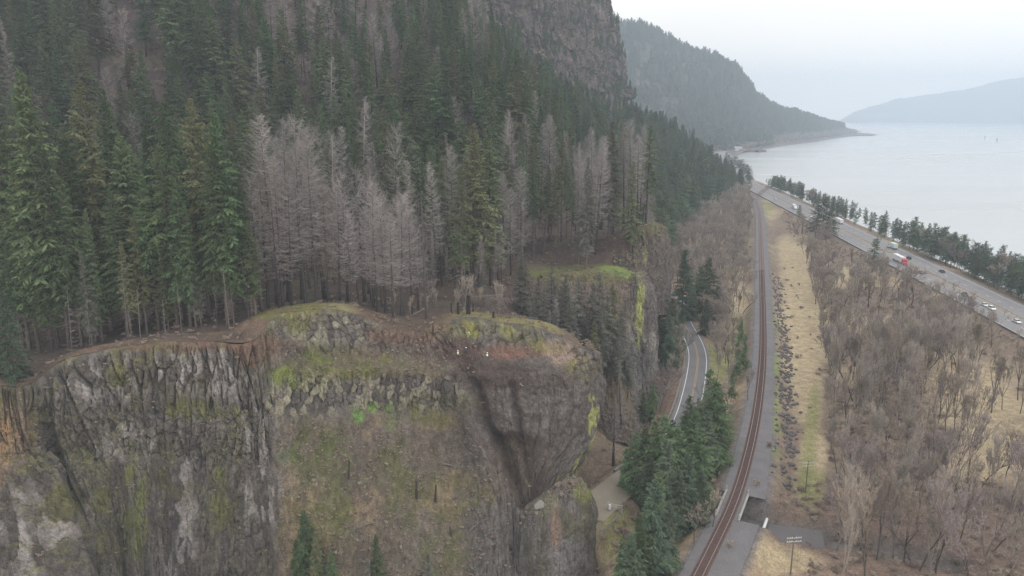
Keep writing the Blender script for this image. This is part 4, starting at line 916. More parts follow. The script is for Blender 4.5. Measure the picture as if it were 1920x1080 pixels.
# ---------------------------------------------------------------- trees
def rot_z(d, a):
    c, s = np.cos(a), np.sin(a); return np.stack([d[:, 0] * c - d[:, 1] * s, d[:, 0] * s + d[:, 1] * c, d[:, 2]], 1)
def branch_pts(base, az, L, el, droop, s):
    hx = np.stack([np.cos(az), np.sin(az), 0 * az], 1)
    return base + hx * (L * s)[:, None] + np.array([0, 0, 1.0]) * (np.tan(el) * L * s - droop * L * s * s)[:, None]
def fir(seed, H, Rr, cb, nb, green=((0.032, 0.058, 0.030), (0.075, 0.098, 0.042)), st=7, dead_low=0.0, prof=0.8, gap=0.0):
    """trunk mesh builder and crown mesh builder of one conifer"""
    r = np.random.default_rng(seed)
    tr, cw = MB(), MB()
    tc0 = np.array([0.10, 0.085, 0.078])
    zs = np.linspace(0, H, 9); rad = np.interp(zs, [0, H * .05, H], [H * .0115, H * .009, .03])
    bend = np.stack([fbm(zs * .05 + seed, zs * 0, None, 2, 1) * H * .006, fbm(zs * .05 + seed, zs * 0 + 9, None, 2, 1) * H * .006, zs], 1); bend[0, :2] = 0
    for i in range(8): tr.tubes(bend[i:i + 1] - (np.array([[0, 0, 1.5]]) if i == 0 else 0), bend[i + 1:i + 2], rad[i], rad[i + 1], 7, tc0 * (1 + .3 * r.random()))
    t = (np.arange(nb) + r.random(nb)) / nb; t = t ** 0.92
    az = r.random(nb) * 2 * math.pi + np.floor(t * nb / 5) * 1.3
    side = 1 + gap * np.sin(az * 2 + t * 9 + seed) + .25 * np.sin(az + seed)
    L = Rr * ((1 - t) ** prof * .96 + .035) * r.uniform(.62, 1.18, nb) * np.clip(side, .25, 1.4) * np.interp(t, [0, .12, .25], [.65, .9, 1])
    h = H * (cb + (1 - cb) * t); el = np.interp(t, [0, .5, 1], [R(-4), R(8), R(48)]) + r.normal(0, .10, nb); dr = np.interp(t, [0, .6, 1], [.34, .28, .1]) * r.uniform(.6, 1.4, nb)
    bx_ = np.interp(h, zs, bend[:, 0]); by_ = np.interp(h, zs, bend[:, 1]); base = np.stack([bx_, by_, h], 1)
    p0 = base; 
    for s0, s1 in ((0, .5), (.5, 1.0)):
        a = branch_pts(base, az, L, el, dr, np.full(nb, s0)); b = branch_pts(base, az, L, el, dr, np.full(nb, s1))
        tr.tubes(a, b, .035 + .008 * L * (1 - s0), .02 + .008 * L * (1 - s1), 3, np.array([0.14, 0.12, 0.105]))
    g0, g1 = np.array(green[0]), np.array(green[1])
    bt = r.random(nb)
    for j in range(st):
        s = (np.full(nb, .12 + .88 * (j + .5) / st) + r.normal(0, .03, nb)).clip(.08, 1)
        c = branch_pts(base, az, L, el, dr, s)
        for sg in (-1, 1):
            a = az + sg * r.uniform(.55, 1.15, nb); tl = L * (.25 * (1 - .6 * s) + .05) + .28; tl *= r.uniform(.6, 1.35, nb)
            dd = np.stack([np.cos(a), np.sin(a), -r.uniform(.15, .75, nb)], 1)
            e = c + dd * tl[:, None]
            sd = np.stack([-np.sin(a), np.cos(a), r.normal(0, .7, nb)], 1); sd /= np.linalg.norm(sd, axis=1, keepdims=True)
            wd = (tl * .10 + .055)[:, None]
            m_ = c + dd * (tl * .5)[:, None]
            vv = np.stack([c, m_ + sd * wd, e, m_ - sd * wd], 1)
            k = np.clip(bt * .55 + .45 * r.random(nb) + .15 * (s - .5), 0, 1)[:, None]
            col = (g0 + (g1 - g0) * k)[:, None, :] * np.ones((1, 4, 1))
            idx = np.arange(nb * 4).reshape(-1, 4)
            cw.add(vv.reshape(-1, 3), idx, c=col.reshape(-1, 3))
    if dead_low > 0:
        n2 = int(dead_low); hh = H * (.12 + (cb - .08) * r.random(n2)); a = r.random(n2) * 6.283; LL = Rr * r.uniform(.2, .75, n2)
        bb = np.stack([np.interp(hh, zs, bend[:, 0]), np.interp(hh, zs, bend[:, 1]), hh], 1)
        e1 = branch_pts(bb, a, LL, np.full(n2, .05), np.full(n2, .35), np.full(n2, .6)); e2 = branch_pts(bb, a, LL, np.full(n2, .05), np.full(n2, .3), np.full(n2, 1.0))
        tr.tubes(bb, e1, .05, .03, 3, np.array([0.27, 0.245, 0.235])); tr.tubes(e1, e2, .03, .012, 3, np.array([0.27, 0.245, 0.235]))
    return tr, cw
def dead_fir(seed, H, Rr, nb, trunkc=(0.05, 0.045, 0.045), tw=(0.25, 0.215, 0.215), cb=.12, twn=9, prof=.6, sweep=.5):
    r = np.random.default_rng(seed); tr, cw = MB(), MB()
    zs = np.linspace(0, H, 9); rad = np.interp(zs, [0, H * .05, H * .9, H], [H * .0105, H * .0085, .07, .03])
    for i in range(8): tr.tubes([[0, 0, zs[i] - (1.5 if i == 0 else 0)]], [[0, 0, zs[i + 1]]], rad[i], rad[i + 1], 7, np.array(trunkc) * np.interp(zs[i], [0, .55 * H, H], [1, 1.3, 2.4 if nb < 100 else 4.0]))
    t = ((np.arange(nb) + r.random(nb)) / nb); az = r.random(nb) * 6.283
    L = Rr * ((1 - t) ** prof * .93 + .06) * r.uniform(.5, 1.15, nb) * np.interp(t, [0, .15, .3], [.6, .85, 1]); h = H * (cb + (1 - cb) * t)
    el = np.interp(t, [0, .5, 1], [R(-6), R(10), R(40)]) + r.normal(0, .12, nb); base = np.stack([0 * h, 0 * h, h], 1)
    def bp(s): return base + np.stack([np.cos(az), np.sin(az), 0 * az], 1) * (L * s)[:, None] + np.array([0, 0, 1.0]) * (L * (np.tan(el) * s - .55 * s * s * (1 - t * .6) + sweep * s ** 3.2))[:, None]
    S_ = [0, .33, .66, 1]
    tcol = np.array(tw)[None] * r.uniform(.75, 1.3, (nb, 1))
    for a, b in zip(S_[:-1], S_[1:]):
        cw.tubes(bp(np.full(nb, a)), bp(np.full(nb, b)), (.022 + .009 * L) * (1 - a * .7), (.022 + .009 * L) * (1 - b * .75), 3, tcol * 1.1)
    for j in range(twn):
        s = np.clip(.18 + .8 * (j + r.random(nb)) / twn, 0, 1); c = bp(s); a = az + np.where(r.random(nb) < .5, -1, 1) * r.uniform(.5, 1.3, nb)
        tl = (L * .28 * (1 - .5 * s) + .35) * r.uniform(.6, 1.4, nb); dd = np.stack([np.cos(a), np.sin(a), r.normal(-.12, .4, nb)], 1); e = c + dd * tl[:, None]
        sd = np.stack([-np.sin(a) * .3, np.cos(a) * .3, np.ones(nb)], 1) * .035
        idx = np.arange(nb * 3).reshape(-1, 3); cw.add(np.stack([c + sd, e, c - sd], 1).reshape(-1, 3), None, idx, c=np.repeat(tcol, 3, axis=0))
        c2 = c + dd * (tl * .4)[:, None]; a2 = a + r.choice([-1, 1], nb) * .8
        e2 = c2 + np.stack([np.cos(a2), np.sin(a2), r.normal(0, .5, nb)], 1) * (tl * .6)[:, None]
        cw.add(np.stack([c2 + sd * .8, e2, c2 - sd * .8], 1).reshape(-1, 3), None, idx, c=np.repeat(tcol * .95, 3, axis=0))
    return tr, cw
def bare_tree(seed, H, spread=.5, tw=(0.205, 0.165, 0.15), bark=(0.115, 0.098, 0.088), lv=4, ntw=5, upr=.55, trunk=.26, moss=False):
    r = np.random.default_rng(seed); tr, cw = MB(), MB()
    segs = []; tips = []
    def grow(p, d, L, rad, k):
        n = 3; q = p
        for i in range(n):
            d = d + r.normal(0, .13, 3) + np.array([0, 0, .09 * upr]); d /= np.linalg.norm(d)
            q2 = q + d * L / n; segs.append((q, q2, rad * (1 - .3 * i / n), rad * (1 - .3 * (i + 1) / n), k)); q = q2
            if k >= 1 and r.random() < .8: tips.append((q, d, L * .5, k))
        if k == lv: tips.append((q, d, L * .8, k)); return
        nb_ = r.integers(2, 4) if k else r.integers(2, 5)
        for b in range(nb_):
            a = r.random() * 6.283; o = np.array([math.cos(a), math.sin(a), 0]); sp_ = spread * r.uniform(.5, 1.3)
            d2 = d + o * sp_ * 1.3 + np.array([0, 0, upr * .45]); d2 /= np.linalg.norm(d2)
            grow(q, d2, L * r.uniform(.55, .85), rad * .62, k + 1)
    grow(np.array([0, 0, -.6]), np.array([r.normal(0, .06), r.normal(0, .06), 1.0]), H * trunk, H * .0135, 0)
    A = np.array([s[0] for s in segs]); B = np.array([s[1] for s in segs]); r0 = np.array([s[2] for s in segs]); r1 = np.array([s[3] for s in segs]); k = np.array([s[4] for s in segs])
    f = H / max(B[:, 2].max(), 1); f = min(f, 1.6)
    A *= f; B *= f
    lo = k <= 1
    tr.tubes(A[lo], B[lo], r0[lo], r1[lo], 6, np.array(bark)); 
    if (~lo).any(): cw.tubes(A[~lo], B[~lo], np.maximum(r0[~lo], .03), np.maximum(r1[~lo], .022), 3, (np.array(bark) * .45 + np.array(tw) * .55))
    P0 = np.array([t_[0] for t_ in tips]) * f; D0 = np.array([t_[1] for t_ in tips]); L0 = np.array([t_[2] for t_ in tips]); n = len(P0)
    for j in range(ntw):
        d = D0 + r.normal(0, .55, (n, 3)) + np.array([0, 0, .25 * upr]); d /= np.linalg.norm(d, axis=1, keepdims=True)
        tl = np.clip(L0 * r.uniform(.4, 1.1, n), .5, 2.4); e = P0 + d * tl[:, None]
        sd = np.cross(d, r.normal(0, 1, (n, 3))); sd /= np.linalg.norm(sd, axis=1, keepdims=True); sd *= .03
        col = np.array(tw)[None] * r.uniform(.7, 1.35, (n, 1)); idx = np.arange(n * 3).reshape(-1, 3)
        cw.add(np.stack([P0 + sd, e, P0 - sd], 1).reshape(-1, 3), None, idx, c=np.repeat(col, 3, axis=0))
        c2 = P0 + d * (tl * .45)[:, None]; d2 = d + r.normal(0, .6, (n, 3)); d2 /= np.linalg.norm(d2, axis=1, keepdims=True); e2 = c2 + d2 * (tl * .6)[:, None]
        cw.add(np.stack([c2 + sd * .7, e2, c2 - sd * .7], 1).reshape(-1, 3), None, idx, c=np.repeat(col, 3, axis=0))
    return tr, cw
PROTO = {}
def proto(kind, specs, fn, crown_mat):
    L = []
    for sp in specs:
        tr, cw = fn(**sp); L.append((tr.mesh(kind + "_trunk", M['bark']), cw.mesh(kind + "_crown", crown_mat), sp['H']))
    PROTO[kind] = L
G_DARK = ((0.070, 0.114, 0.056), (0.112, 0.164, 0.076)); G_OLIVE = ((0.092, 0.114, 0.058), (0.140, 0.156, 0.078)); G_TEAL = ((0.056, 0.086, 0.058), (0.108, 0.143, 0.088)); G_GREY = ((0.095, 0.103, 0.082), (0.180, 0.178, 0.150))
proto('fir', [dict(seed=1, H=45, Rr=6.4, cb=.22, nb=290, green=G_DARK, st=15, dead_low=30), dict(seed=2, H=45, Rr=5.8, cb=.34, nb=240, green=G_DARK, st=15, dead_low=60, gap=.3), dict(seed=3, H=45, Rr=5.6, cb=.18, nb=270, green=G_DARK, st=15, prof=.95, dead_low=20),
              dict(seed=4, H=45, Rr=6.8, cb=.28, nb=240, green=G_DARK, st=15, gap=.45, prof=.7, dead_low=50), dict(seed=5, H=45, Rr=6.0, cb=.25, nb=220, green=G_OLIVE, st=15, gap=.4, dead_low=50), dict(seed=6, H=45, Rr=5.0, cb=.40, nb=200, green=G_DARK, st=15, gap=.3, dead_low=80)], fir, M['needles'])
proto('olive_fir', [dict(seed=11, H=42, Rr=5.6, cb=.16, nb=230, green=G_OLIVE, st=11, gap=.3), dict(seed=12, H=42, Rr=5.0, cb=.3, nb=190, green=G_OLIVE, st=11, dead_low=50, gap=.4), dict(seed=13, H=42, Rr=5.2, cb=.18, nb=200, green=G_GREY, st=9, dead_low=40, gap=.4)], fir, M['needles'])
proto('high_fir', [dict(seed=21, H=44, Rr=4.8, cb=.45, nb=150, green=G_DARK, st=11, dead_low=90, gap=.3), dict(seed=22, H=44, Rr=4.4, cb=.52, nb=130, green=G_OLIVE, st=11, dead_low=110, gap=.3), dict(seed=23, H=44, Rr=5.2, cb=.40, nb=170, green=G_DARK, st=11, dead_low=90, gap=.4)], fir, M['needles'])
DT = (0.275, 0.252, 0.248)
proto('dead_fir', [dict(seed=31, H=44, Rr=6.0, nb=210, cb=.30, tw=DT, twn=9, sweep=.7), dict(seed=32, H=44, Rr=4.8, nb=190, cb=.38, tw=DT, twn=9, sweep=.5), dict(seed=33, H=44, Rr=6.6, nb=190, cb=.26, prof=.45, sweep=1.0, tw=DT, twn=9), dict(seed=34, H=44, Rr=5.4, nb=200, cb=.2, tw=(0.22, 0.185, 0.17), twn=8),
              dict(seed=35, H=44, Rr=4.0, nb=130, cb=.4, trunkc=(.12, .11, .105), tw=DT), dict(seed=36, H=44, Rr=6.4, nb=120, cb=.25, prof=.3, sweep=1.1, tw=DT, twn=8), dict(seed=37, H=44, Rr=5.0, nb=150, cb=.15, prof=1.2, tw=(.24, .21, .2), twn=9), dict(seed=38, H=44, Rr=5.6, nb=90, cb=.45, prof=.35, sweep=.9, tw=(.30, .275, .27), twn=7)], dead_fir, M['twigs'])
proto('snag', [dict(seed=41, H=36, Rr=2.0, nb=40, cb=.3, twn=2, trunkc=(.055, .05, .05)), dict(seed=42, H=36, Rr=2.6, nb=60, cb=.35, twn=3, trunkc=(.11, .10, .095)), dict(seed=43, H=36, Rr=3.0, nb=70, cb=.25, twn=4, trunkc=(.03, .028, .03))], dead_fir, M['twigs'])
proto('young_fir', [dict(seed=51, H=16, Rr=3.6, cb=.04, nb=170, green=G_DARK, st=11), dict(seed=52, H=16, Rr=3.1, cb=.06, nb=160, green=G_OLIVE, st=11), dict(seed=53, H=16, Rr=3.4, cb=.04, nb=150, green=G_GREY, st=9, gap=.3)], fir, M['needles'])
proto('valley_fir', [dict(seed=61, H=28, Rr=6.4, cb=.06, nb=210, green=G_TEAL, st=15, gap=.25, prof=.7), dict(seed=62, H=28, Rr=5.4, cb=.1, nb=200, green=G_DARK, st=15, gap=.3), dict(seed=63, H=28, Rr=6.8, cb=.08, nb=190, green=G_DARK, st=15, gap=.4, prof=.6)], fir, M['needles'])
proto('pine', [dict(seed=71, H=22, Rr=6.4, cb=.16, nb=120, green=G_TEAL, st=11, gap=.45, prof=.45), dict(seed=72, H=22, Rr=5.4, cb=.10, nb=130, green=G_TEAL, st=11, gap=.3, prof=.6), dict(seed=73, H=22, Rr=5.8, cb=.2, nb=110, green=G_DARK, st=11, gap=.5, prof=.4)], fir, M['needles'])
T1 = (0.385, 0.32, 0.27); T2 = (0.40, 0.35, 0.31)
proto('bare_tree', [dict(seed=81, H=18, spread=.5, lv=5, tw=T1), dict(seed=82, H=18, spread=.28, upr=1.0, lv=5, trunk=.40, tw=T2, bark=(.22, .195, .175)), dict(seed=83, H=18, spread=.55, lv=5, bark=(.10, .085, .078), tw=T1), dict(seed=84, H=18, spread=.42, lv=5, tw=(.31, .265, .26)),
                    dict(seed=85, H=18, spread=.26, upr=1.0, lv=5, trunk=.44, tw=T2, bark=(.26, .23, .205)), dict(seed=86, H=18, spread=.34, upr=.9, lv=5, trunk=.38, tw=T1, bark=(.08, .068, .06))], bare_tree, M['twigs'])
proto('shrub', [dict(seed=91, H=4.5, spread=.8, lv=3, ntw=9, trunk=.16, tw=(.42, .345, .28), bark=(.36, .29, .24)), dict(seed=92, H=4.5, spread=.7, lv=3, ntw=9, trunk=.14, tw=(.44, .37, .30), bark=(.36, .30, .25)), dict(seed=93, H=4.5, spread=.9, lv=3, ntw=9, trunk=.15, tw=(.36, .275, .245), bark=(.32, .24, .21))], bare_tree, M['twigs'])

def plant(name, kind, k, loc, H, rz, label, cat, group, wide=1.0, lean=0.0):
    tr, cw, H0_ = PROTO[kind][k]
    s = H / H0_
    e_ = empty(name, loc, rz, (s * wide, s * wide, s)); tag(e_, label, cat, group)
    if lean: e_.rotation_euler.x = lean
    if kind in ('dead_fir', 'snag', 'bare_tree'): e_.rotation_euler.x, e_.rotation_euler.y = rng.normal(0, .04), rng.normal(0, .04)
    link("trunk", tr, e_); link("crown", cw, e_)
    return e_
def scatter(name, kind, pts, sc, label, parts=(0, 1), seed=1, wide=(.85, 1.2), tilt=0.03):
    """a mass nobody could count: one object of points, each carrying one of the tree meshes"""
    if len(pts) == 0: return
    r = np.random.default_rng(seed); pts = np.asarray(pts, float); n = len(pts)
    me = bpy.data.meshes.new(name); me.vertices.add(n); me.vertices.foreach_set("co", pts.astype(np.float32).ravel())
    a = me.attributes.new("idx", 'INT', 'POINT'); a.data.foreach_set("value", r.integers(0, len(PROTO[kind]), n).astype(np.int32))
    a = me.attributes.new("rot", 'FLOAT_VECTOR', 'POINT'); a.data.foreach_set("vector", np.stack([r.normal(0, tilt, n), r.normal(0, tilt, n), r.random(n) * 6.283], 1).astype(np.float32).ravel())
    sc = np.asarray(sc, float) / PROTO[kind][0][2]; wd = sc * r.uniform(*wide, n)
    a = me.attributes.new("scl", 'FLOAT_VECTOR', 'POINT'); a.data.foreach_set("vector", np.stack([wd, wd, sc], 1).astype(np.float32).ravel())
    o = link(name, me); tag(o, label, name.replace("_", " "), kind="stuff")
    ng = bpy.data.node_groups.new(name, 'GeometryNodeTree'); ng.interface.new_socket("Geometry", in_out='INPUT', socket_type='NodeSocketGeometry'); ng.interface.new_socket("Geometry", in_out='OUTPUT', socket_type='NodeSocketGeometry')
    N_ = ng.nodes; gi = N_.new("NodeGroupInput"); go = N_.new("NodeGroupOutput"); fin = N_.new("GeometryNodeJoinGeometry")
    def attr(nm, ty):
        x = N_.new("GeometryNodeInputNamedAttribute"); x.data_type = ty; x.inputs["Name"].default_value = nm; return x.outputs["Attribute"]
    for part in parts:
        jn = N_.new("GeometryNodeJoinGeometry")
        for tr in PROTO[kind]:
            src = SRC[(kind, part, PROTO[kind].index(tr))]
            oi = N_.new("GeometryNodeObjectInfo"); oi.inputs["Object"].default_value = src; oi.inputs["As Instance"].default_value = True; oi.transform_space = 'ORIGINAL'
            ng.links.new(oi.outputs["Geometry"], jn.inputs[0])
        ip = N_.new("GeometryNodeInstanceOnPoints"); ip.inputs["Pick Instance"].default_value = True
        ng.links.new(gi.outputs[0], ip.inputs["Points"]); ng.links.new(jn.outputs[0], ip.inputs["Instance"])
        ng.links.new(attr("idx", 'INT'), ip.inputs["Instance Index"]); ng.links.new(attr("rot", 'FLOAT_VECTOR'), ip.inputs["Rotation"]); ng.links.new(attr("scl", 'FLOAT_VECTOR'), ip.inputs["Scale"])
        ng.links.new(ip.outputs[0], fin.inputs[0])
    ng.links.new(fin.outputs[0], go.inputs[0])
    md = o.modifiers.new("scatter", 'NODES'); md.node_group = ng
    return o
SRC = {}
def note_src():
    for o in S.objects:
        if o.type == 'MESH' and o.name.split('.')[0] in ('trunk', 'crown'):
            for kd, L in PROTO.items():
                for k, (a, b, h) in enumerate(L):
                    if o.data == a: SRC.setdefault((kd, 0, k), o)
                    if o.data == b: SRC.setdefault((kd, 1, k), o)

trees = []        # (kind, variant, x, y, z, H, label key, wide)
def zrim(u, Y):
    return None
def ground_at(x, y):
    return float(hz(x, y)[0])
def hero(kind, u, vt, Y, key, k=None, zb=None, wide=1.0, vb=None):
    if key == 'rim green': Y = Y + max(0, 172 - Y) * .65; wide = .95
    if key == 'rim olive': Y += 4
    """a tree whose foot stands at depth Y and whose top reaches the photographed height"""
    top = P(u, vt, Y); x = top[0]
    z = zb if zb is not None else (P(u, vb, Y)[2] if vb is not None else ground_at(x, Y))
    trees.append([kind, rng.integers(0, len(PROTO[kind])) if k is None else k, x, Y, z - .2, max(top[2] - z, 3), key, wide])
for a in [(35, 130, 168), (75, 262, 158), (150, 152, 178), (190, 165, 186), (110, 330, 162), (305, 186, 186), (355, 183, 179), (400, 212, 174), (325, 290, 168), (395, 268, 168), (450, 330, 176), (265, 320, 172), (225, 255, 180),
          (20, 300, 160), (-10, 220, 170), (60, 400, 158), (250, 400, 166), (345, 380, 166), (435, 262, 184), (420, 390, 168), (10, 450, 153), (160, 390, 164), (205, 350, 170), (120, 255, 176), (270, 230, 190)]: hero('fir', *a, 'rim green')
for a in [(2, 545, 153), (-45, 520, 153.5)]: hero('valley_fir', *a, 'corner green', k=0, vb=715, wide=.8)
for a in [(225, 450, 163), (150, 470, 161), (300, 470, 165), (365, 480, 166)]: hero('olive_fir', *a, 'rim olive')
for a in [(495, 216, 186), (518, 228, 190), (545, 224, 192), (575, 240, 188), (482, 300, 182), (592, 300, 194), (510, 290, 183), (555, 280, 186), (530, 330, 183), (470, 330, 180), (602, 330, 190)]: hero('dead_fir', *a, 'pale dead', wide=1.3, k=int(rng.choice([0, 2, 3, 5])))
for a in [(640, 330, 194), (625, 350, 190), (690, 345, 190), (715, 370, 188), (745, 364, 188), (766, 386, 189), (672, 320, 196), (730, 400, 186), (652, 400, 188), (700, 410, 187), (780, 420, 192)]: hero('dead_fir', *a, 'spreading dead', k=int(rng.choice([2, 0, 5])), wide=1.45)
for a in [(662, 180, 232), (728, 236, 218), (770, 300, 215), (610, 260, 215), (690, 300, 212)]: hero('dead_fir', *a, 'tall grey')
for a in [(975, 448, 212), (905, 492, 200)]: hero('olive_fir', *a, 'ledge grey', k=2, wide=1.15)
for u, vt, Y in [(808, 430, 199), (838, 455, 202), (868, 420, 205), (895, 440, 207), (925, 430, 210), (850, 390, 208), (910, 395, 213), (940, 420, 216), (880, 360, 214), (825, 380, 209)]: hero('dead_fir', u, vt, Y, 'middle dead', k=int(rng.choice([1, 3, 4])))
for u, Y in [(740, 187), (770, 188), (800, 190), (825, 191), (790, 193), (850, 193), (900, 192), (935, 191), (960, 193), (915, 197), (870, 197), (760, 192), (815, 196), (945, 199)]:
    x_ = P(u, 560, Y)[0]; trees.append(['bare_tree', int(rng.integers(0, 5)), x_, Y, ground_at(x_, Y) - .2, rng.uniform(5, 9), 'saddle bare', 1.1])
for u, vt, Y in [(222, 490, 160), (252, 540, 161), (300, 560, 160.5), (420, 500, 167), (458, 480, 170), (108, 540, 157), (332, 535, 163), (396, 490, 166), (150, 560, 158), (486, 500, 176)]: hero('snag', u, vt, Y, 'rim stem', k=int(rng.choice([0, 1])))
# trees standing in the notch behind the nose
for u, vt, vb, Y in [(1020, 540, 640, 206), (1052, 535, 655, 205), (1085, 520, 662, 204), (1112, 530, 672, 203), (1140, 545, 690, 205), (1165, 580, 695, 207), (1125, 515, 680, 209), (1000, 560, 632, 204), (985, 480, 612, 210), (1035, 500, 640, 214), (1068, 560, 660, 201), (1150, 620, 700, 204), (1100, 590, 672, 200)]:
    hero('olive_fir', u, vt, Y, 'notch green', vb=vb, k=2, wide=1.55)
for u, vt, vb, Y in [(1010, 520, 640, 212), (1045, 560, 650, 201), (1062, 512, 665, 211), (1095, 540, 668, 206), (1130, 560, 685, 201), (1150, 530, 695, 211), (1175, 600, 705, 209), (1030, 580, 640, 198), (1160, 640, 720, 200), (1115, 600, 690, 197), (1180, 660, 740, 203), (1078, 585, 665, 196)]:
    hero('olive_fir' if rng.random() < .7 else 'dead_fir', u, vt, Y, 'notch green', vb=vb, k=int(rng.choice([1, 2, 2])), wide=1.4)
for u, vt, vb, Y in [(1128, 590, 700, 200), (1142, 600, 705, 206), (1158, 600, 710, 204), (1172, 560, 690, 214), (1110, 560, 675, 209), (1090, 545, 660, 213), (1185, 640, 730, 212), (1040, 530, 640, 218), (1060, 520, 640, 220)]:
    hero('olive_fir', u, vt, Y, 'notch green', vb=vb, k=2, wide=1.5)
for u, vt, vb, Y in [(1154, 742, 868, 180), (1168, 700, 800, 190)]: hero('dead_fir', u, vt, Y, 'notch dead', vb=vb, k=6, wide=2.2)
# along the road and the railway
for u, vb, vt in [(1285, 612, 468), (1332, 606, 484), (1313, 596, 500), (1346, 600, 535), (1300, 610, 540), (1325, 640, 560)]: hero('valley_fir', u, vt, G(u, vb)[1], 'road bend', zb=2.5)
for u, vb, vt in [(1242, 692, 545), (1262, 668, 558), (1255, 700, 590), (1275, 670, 600), (1232, 700, 610), (1225, 790, 720), (1208, 800, 735)]: hero('valley_fir', u, vt, G(u, vb)[1], 'cliff foot', k=int(rng.choice([0, 2])), zb=2.5)
for u, vb, vt in [(1334, 812, 690), (1342, 880, 712), (1300, 905, 765), (1272, 945, 800), (1250, 985, 822), (1322, 850, 735), (1352, 868, 740), (1312, 950, 800), (1290, 1000, 850), (1330, 905, 770), (1275, 1010, 880), (1240, 1040, 880), (1310, 800, 745)]: hero('valley_fir', u, vt, G(u, vb)[1], 'between road and rails', zb=1.0, wide=1.05)
for u, vb, vt in [(1232, 905, 815), (1260, 890, 800), (1248, 930, 835), (1285, 860, 768), (1218, 960, 850), (1296, 830, 742), (1262, 1010, 880), (1228, 1020, 900), (1318, 1000, 880), (1300, 950, 830), (1345, 840, 730), (1228, 938, 785), (1246, 948, 776), (1210, 935, 800), (1262, 930, 785)]: hero('valley_fir', u, vt, G(u, vb)[1], 'between road and rails', zb=1.5, k=int(rng.choice([0, 1, 2])), wide=1.05)
for u, vb, vt in [(1190, 940, 812), (1175, 935, 840), (1230, 1110, 900), (1200, 1130, 960), (1165, 1130, 1010), (1255, 1090, 940), (1185, 1150, 1000)]: hero('valley_fir', u, vt, G(u, vb)[1], 'below the buttress', zb=0.5)
for u, vb, vt in [(1385, 720, 640), (1398, 700, 625), (1375, 760, 690), (1392, 660, 600)]: hero('valley_fir', u, vt, G(u, vb)[1], 'beside ballast', k=1, zb=2.0)
# young firs in the bowl
def cliff_z(u, v):
    d = (CUV[..., 0] - u) ** 2 + (CUV[..., 1] - v) ** 2; i = np.unravel_index(np.argmin(d), d.shape); return CQ[i]
for u, vb, vt, k in [(578, 1092, 955, 0), (597, 1095, 1005, 1), (560, 1090, 1010, 0), (708, 1095, 1000, 1), (805, 1098, 1030, 2), (625, 1100, 1030, 0), (690, 1100, 1045, 2)]:
    c = cliff_z(u, vb); top = P(u, vt, c[1]); trees.append(['young_fir', k, c[0], c[1], c[2] - .3, top[2] - c[2], 'bowl young', 1.0])
# riverside belt
HW_R = smooth_line(HWAY, 2.0); tgh = np.gradient(HW_R, axis=0); nrh = np.stack([tgh[:, 1], -tgh[:, 0]], 1); nrh /= np.linalg.norm(nrh, axis=1, keepdims=True)
dd = 0.0; i = 0
while i < len(HW_R) - 1:
    y = HW_R[i, 1]
    dens = .35 if 590 < y < 640 else .88
    for row in range(3):
        if 225 < y < 960 and rng.random() < dens * (.95 if y < 480 else .74):
            o = HW_W / 2 + 8.5 + 4.5 * row + rng.uniform(-2, 2.5); p_ = HW_R[i] + nrh[i] * o
            h_ = rng.uniform(10, 19) if y < 520 else rng.uniform(9, 16)
            if rng.random() < .13: trees.append(['bare_tree', int(rng.integers(0, 5)), p_[0], p_[1], ZR - 1.2, h_ * .95, 'river bare', 1.0])
            else: trees.append(['pine', int(rng.integers(0, 3)), p_[0], p_[1], ZR - 1.2, h_, 'river pine', .9])
    i += int(rng.integers(1, 3)) if y < 480 else int(rng.integers(2, 5))
for u, vb, vt, key in [(1642, 518, 448, 'lone pine'), (1548, 455, 372, 'median pines'), (1535, 450, 385, 'median pines'), (1560, 448, 390, 'median pines'), (1500, 410, 385, 'median pines')]: hero('pine', u, vt, G(u, vb)[1], key, zb=1.5, k=2 if key == 'lone pine' else 0)
for u, v, h_ in [(1372, 300, 15), (1378, 301, 17), (1384, 306, 15), (1389, 308, 17), (1394, 314, 15), (1399, 318, 16), (1403, 324, 15), (1366, 294, 14), (1362, 287, 13), (1402, 330, 14), (1405, 338, 13)]:
    p_ = G(u, v + 10, 1.0); trees.append(['pine', int(rng.integers(0, 3)), p_[0], p_[1], 0.5, h_, 'far shore pine', 1.6])

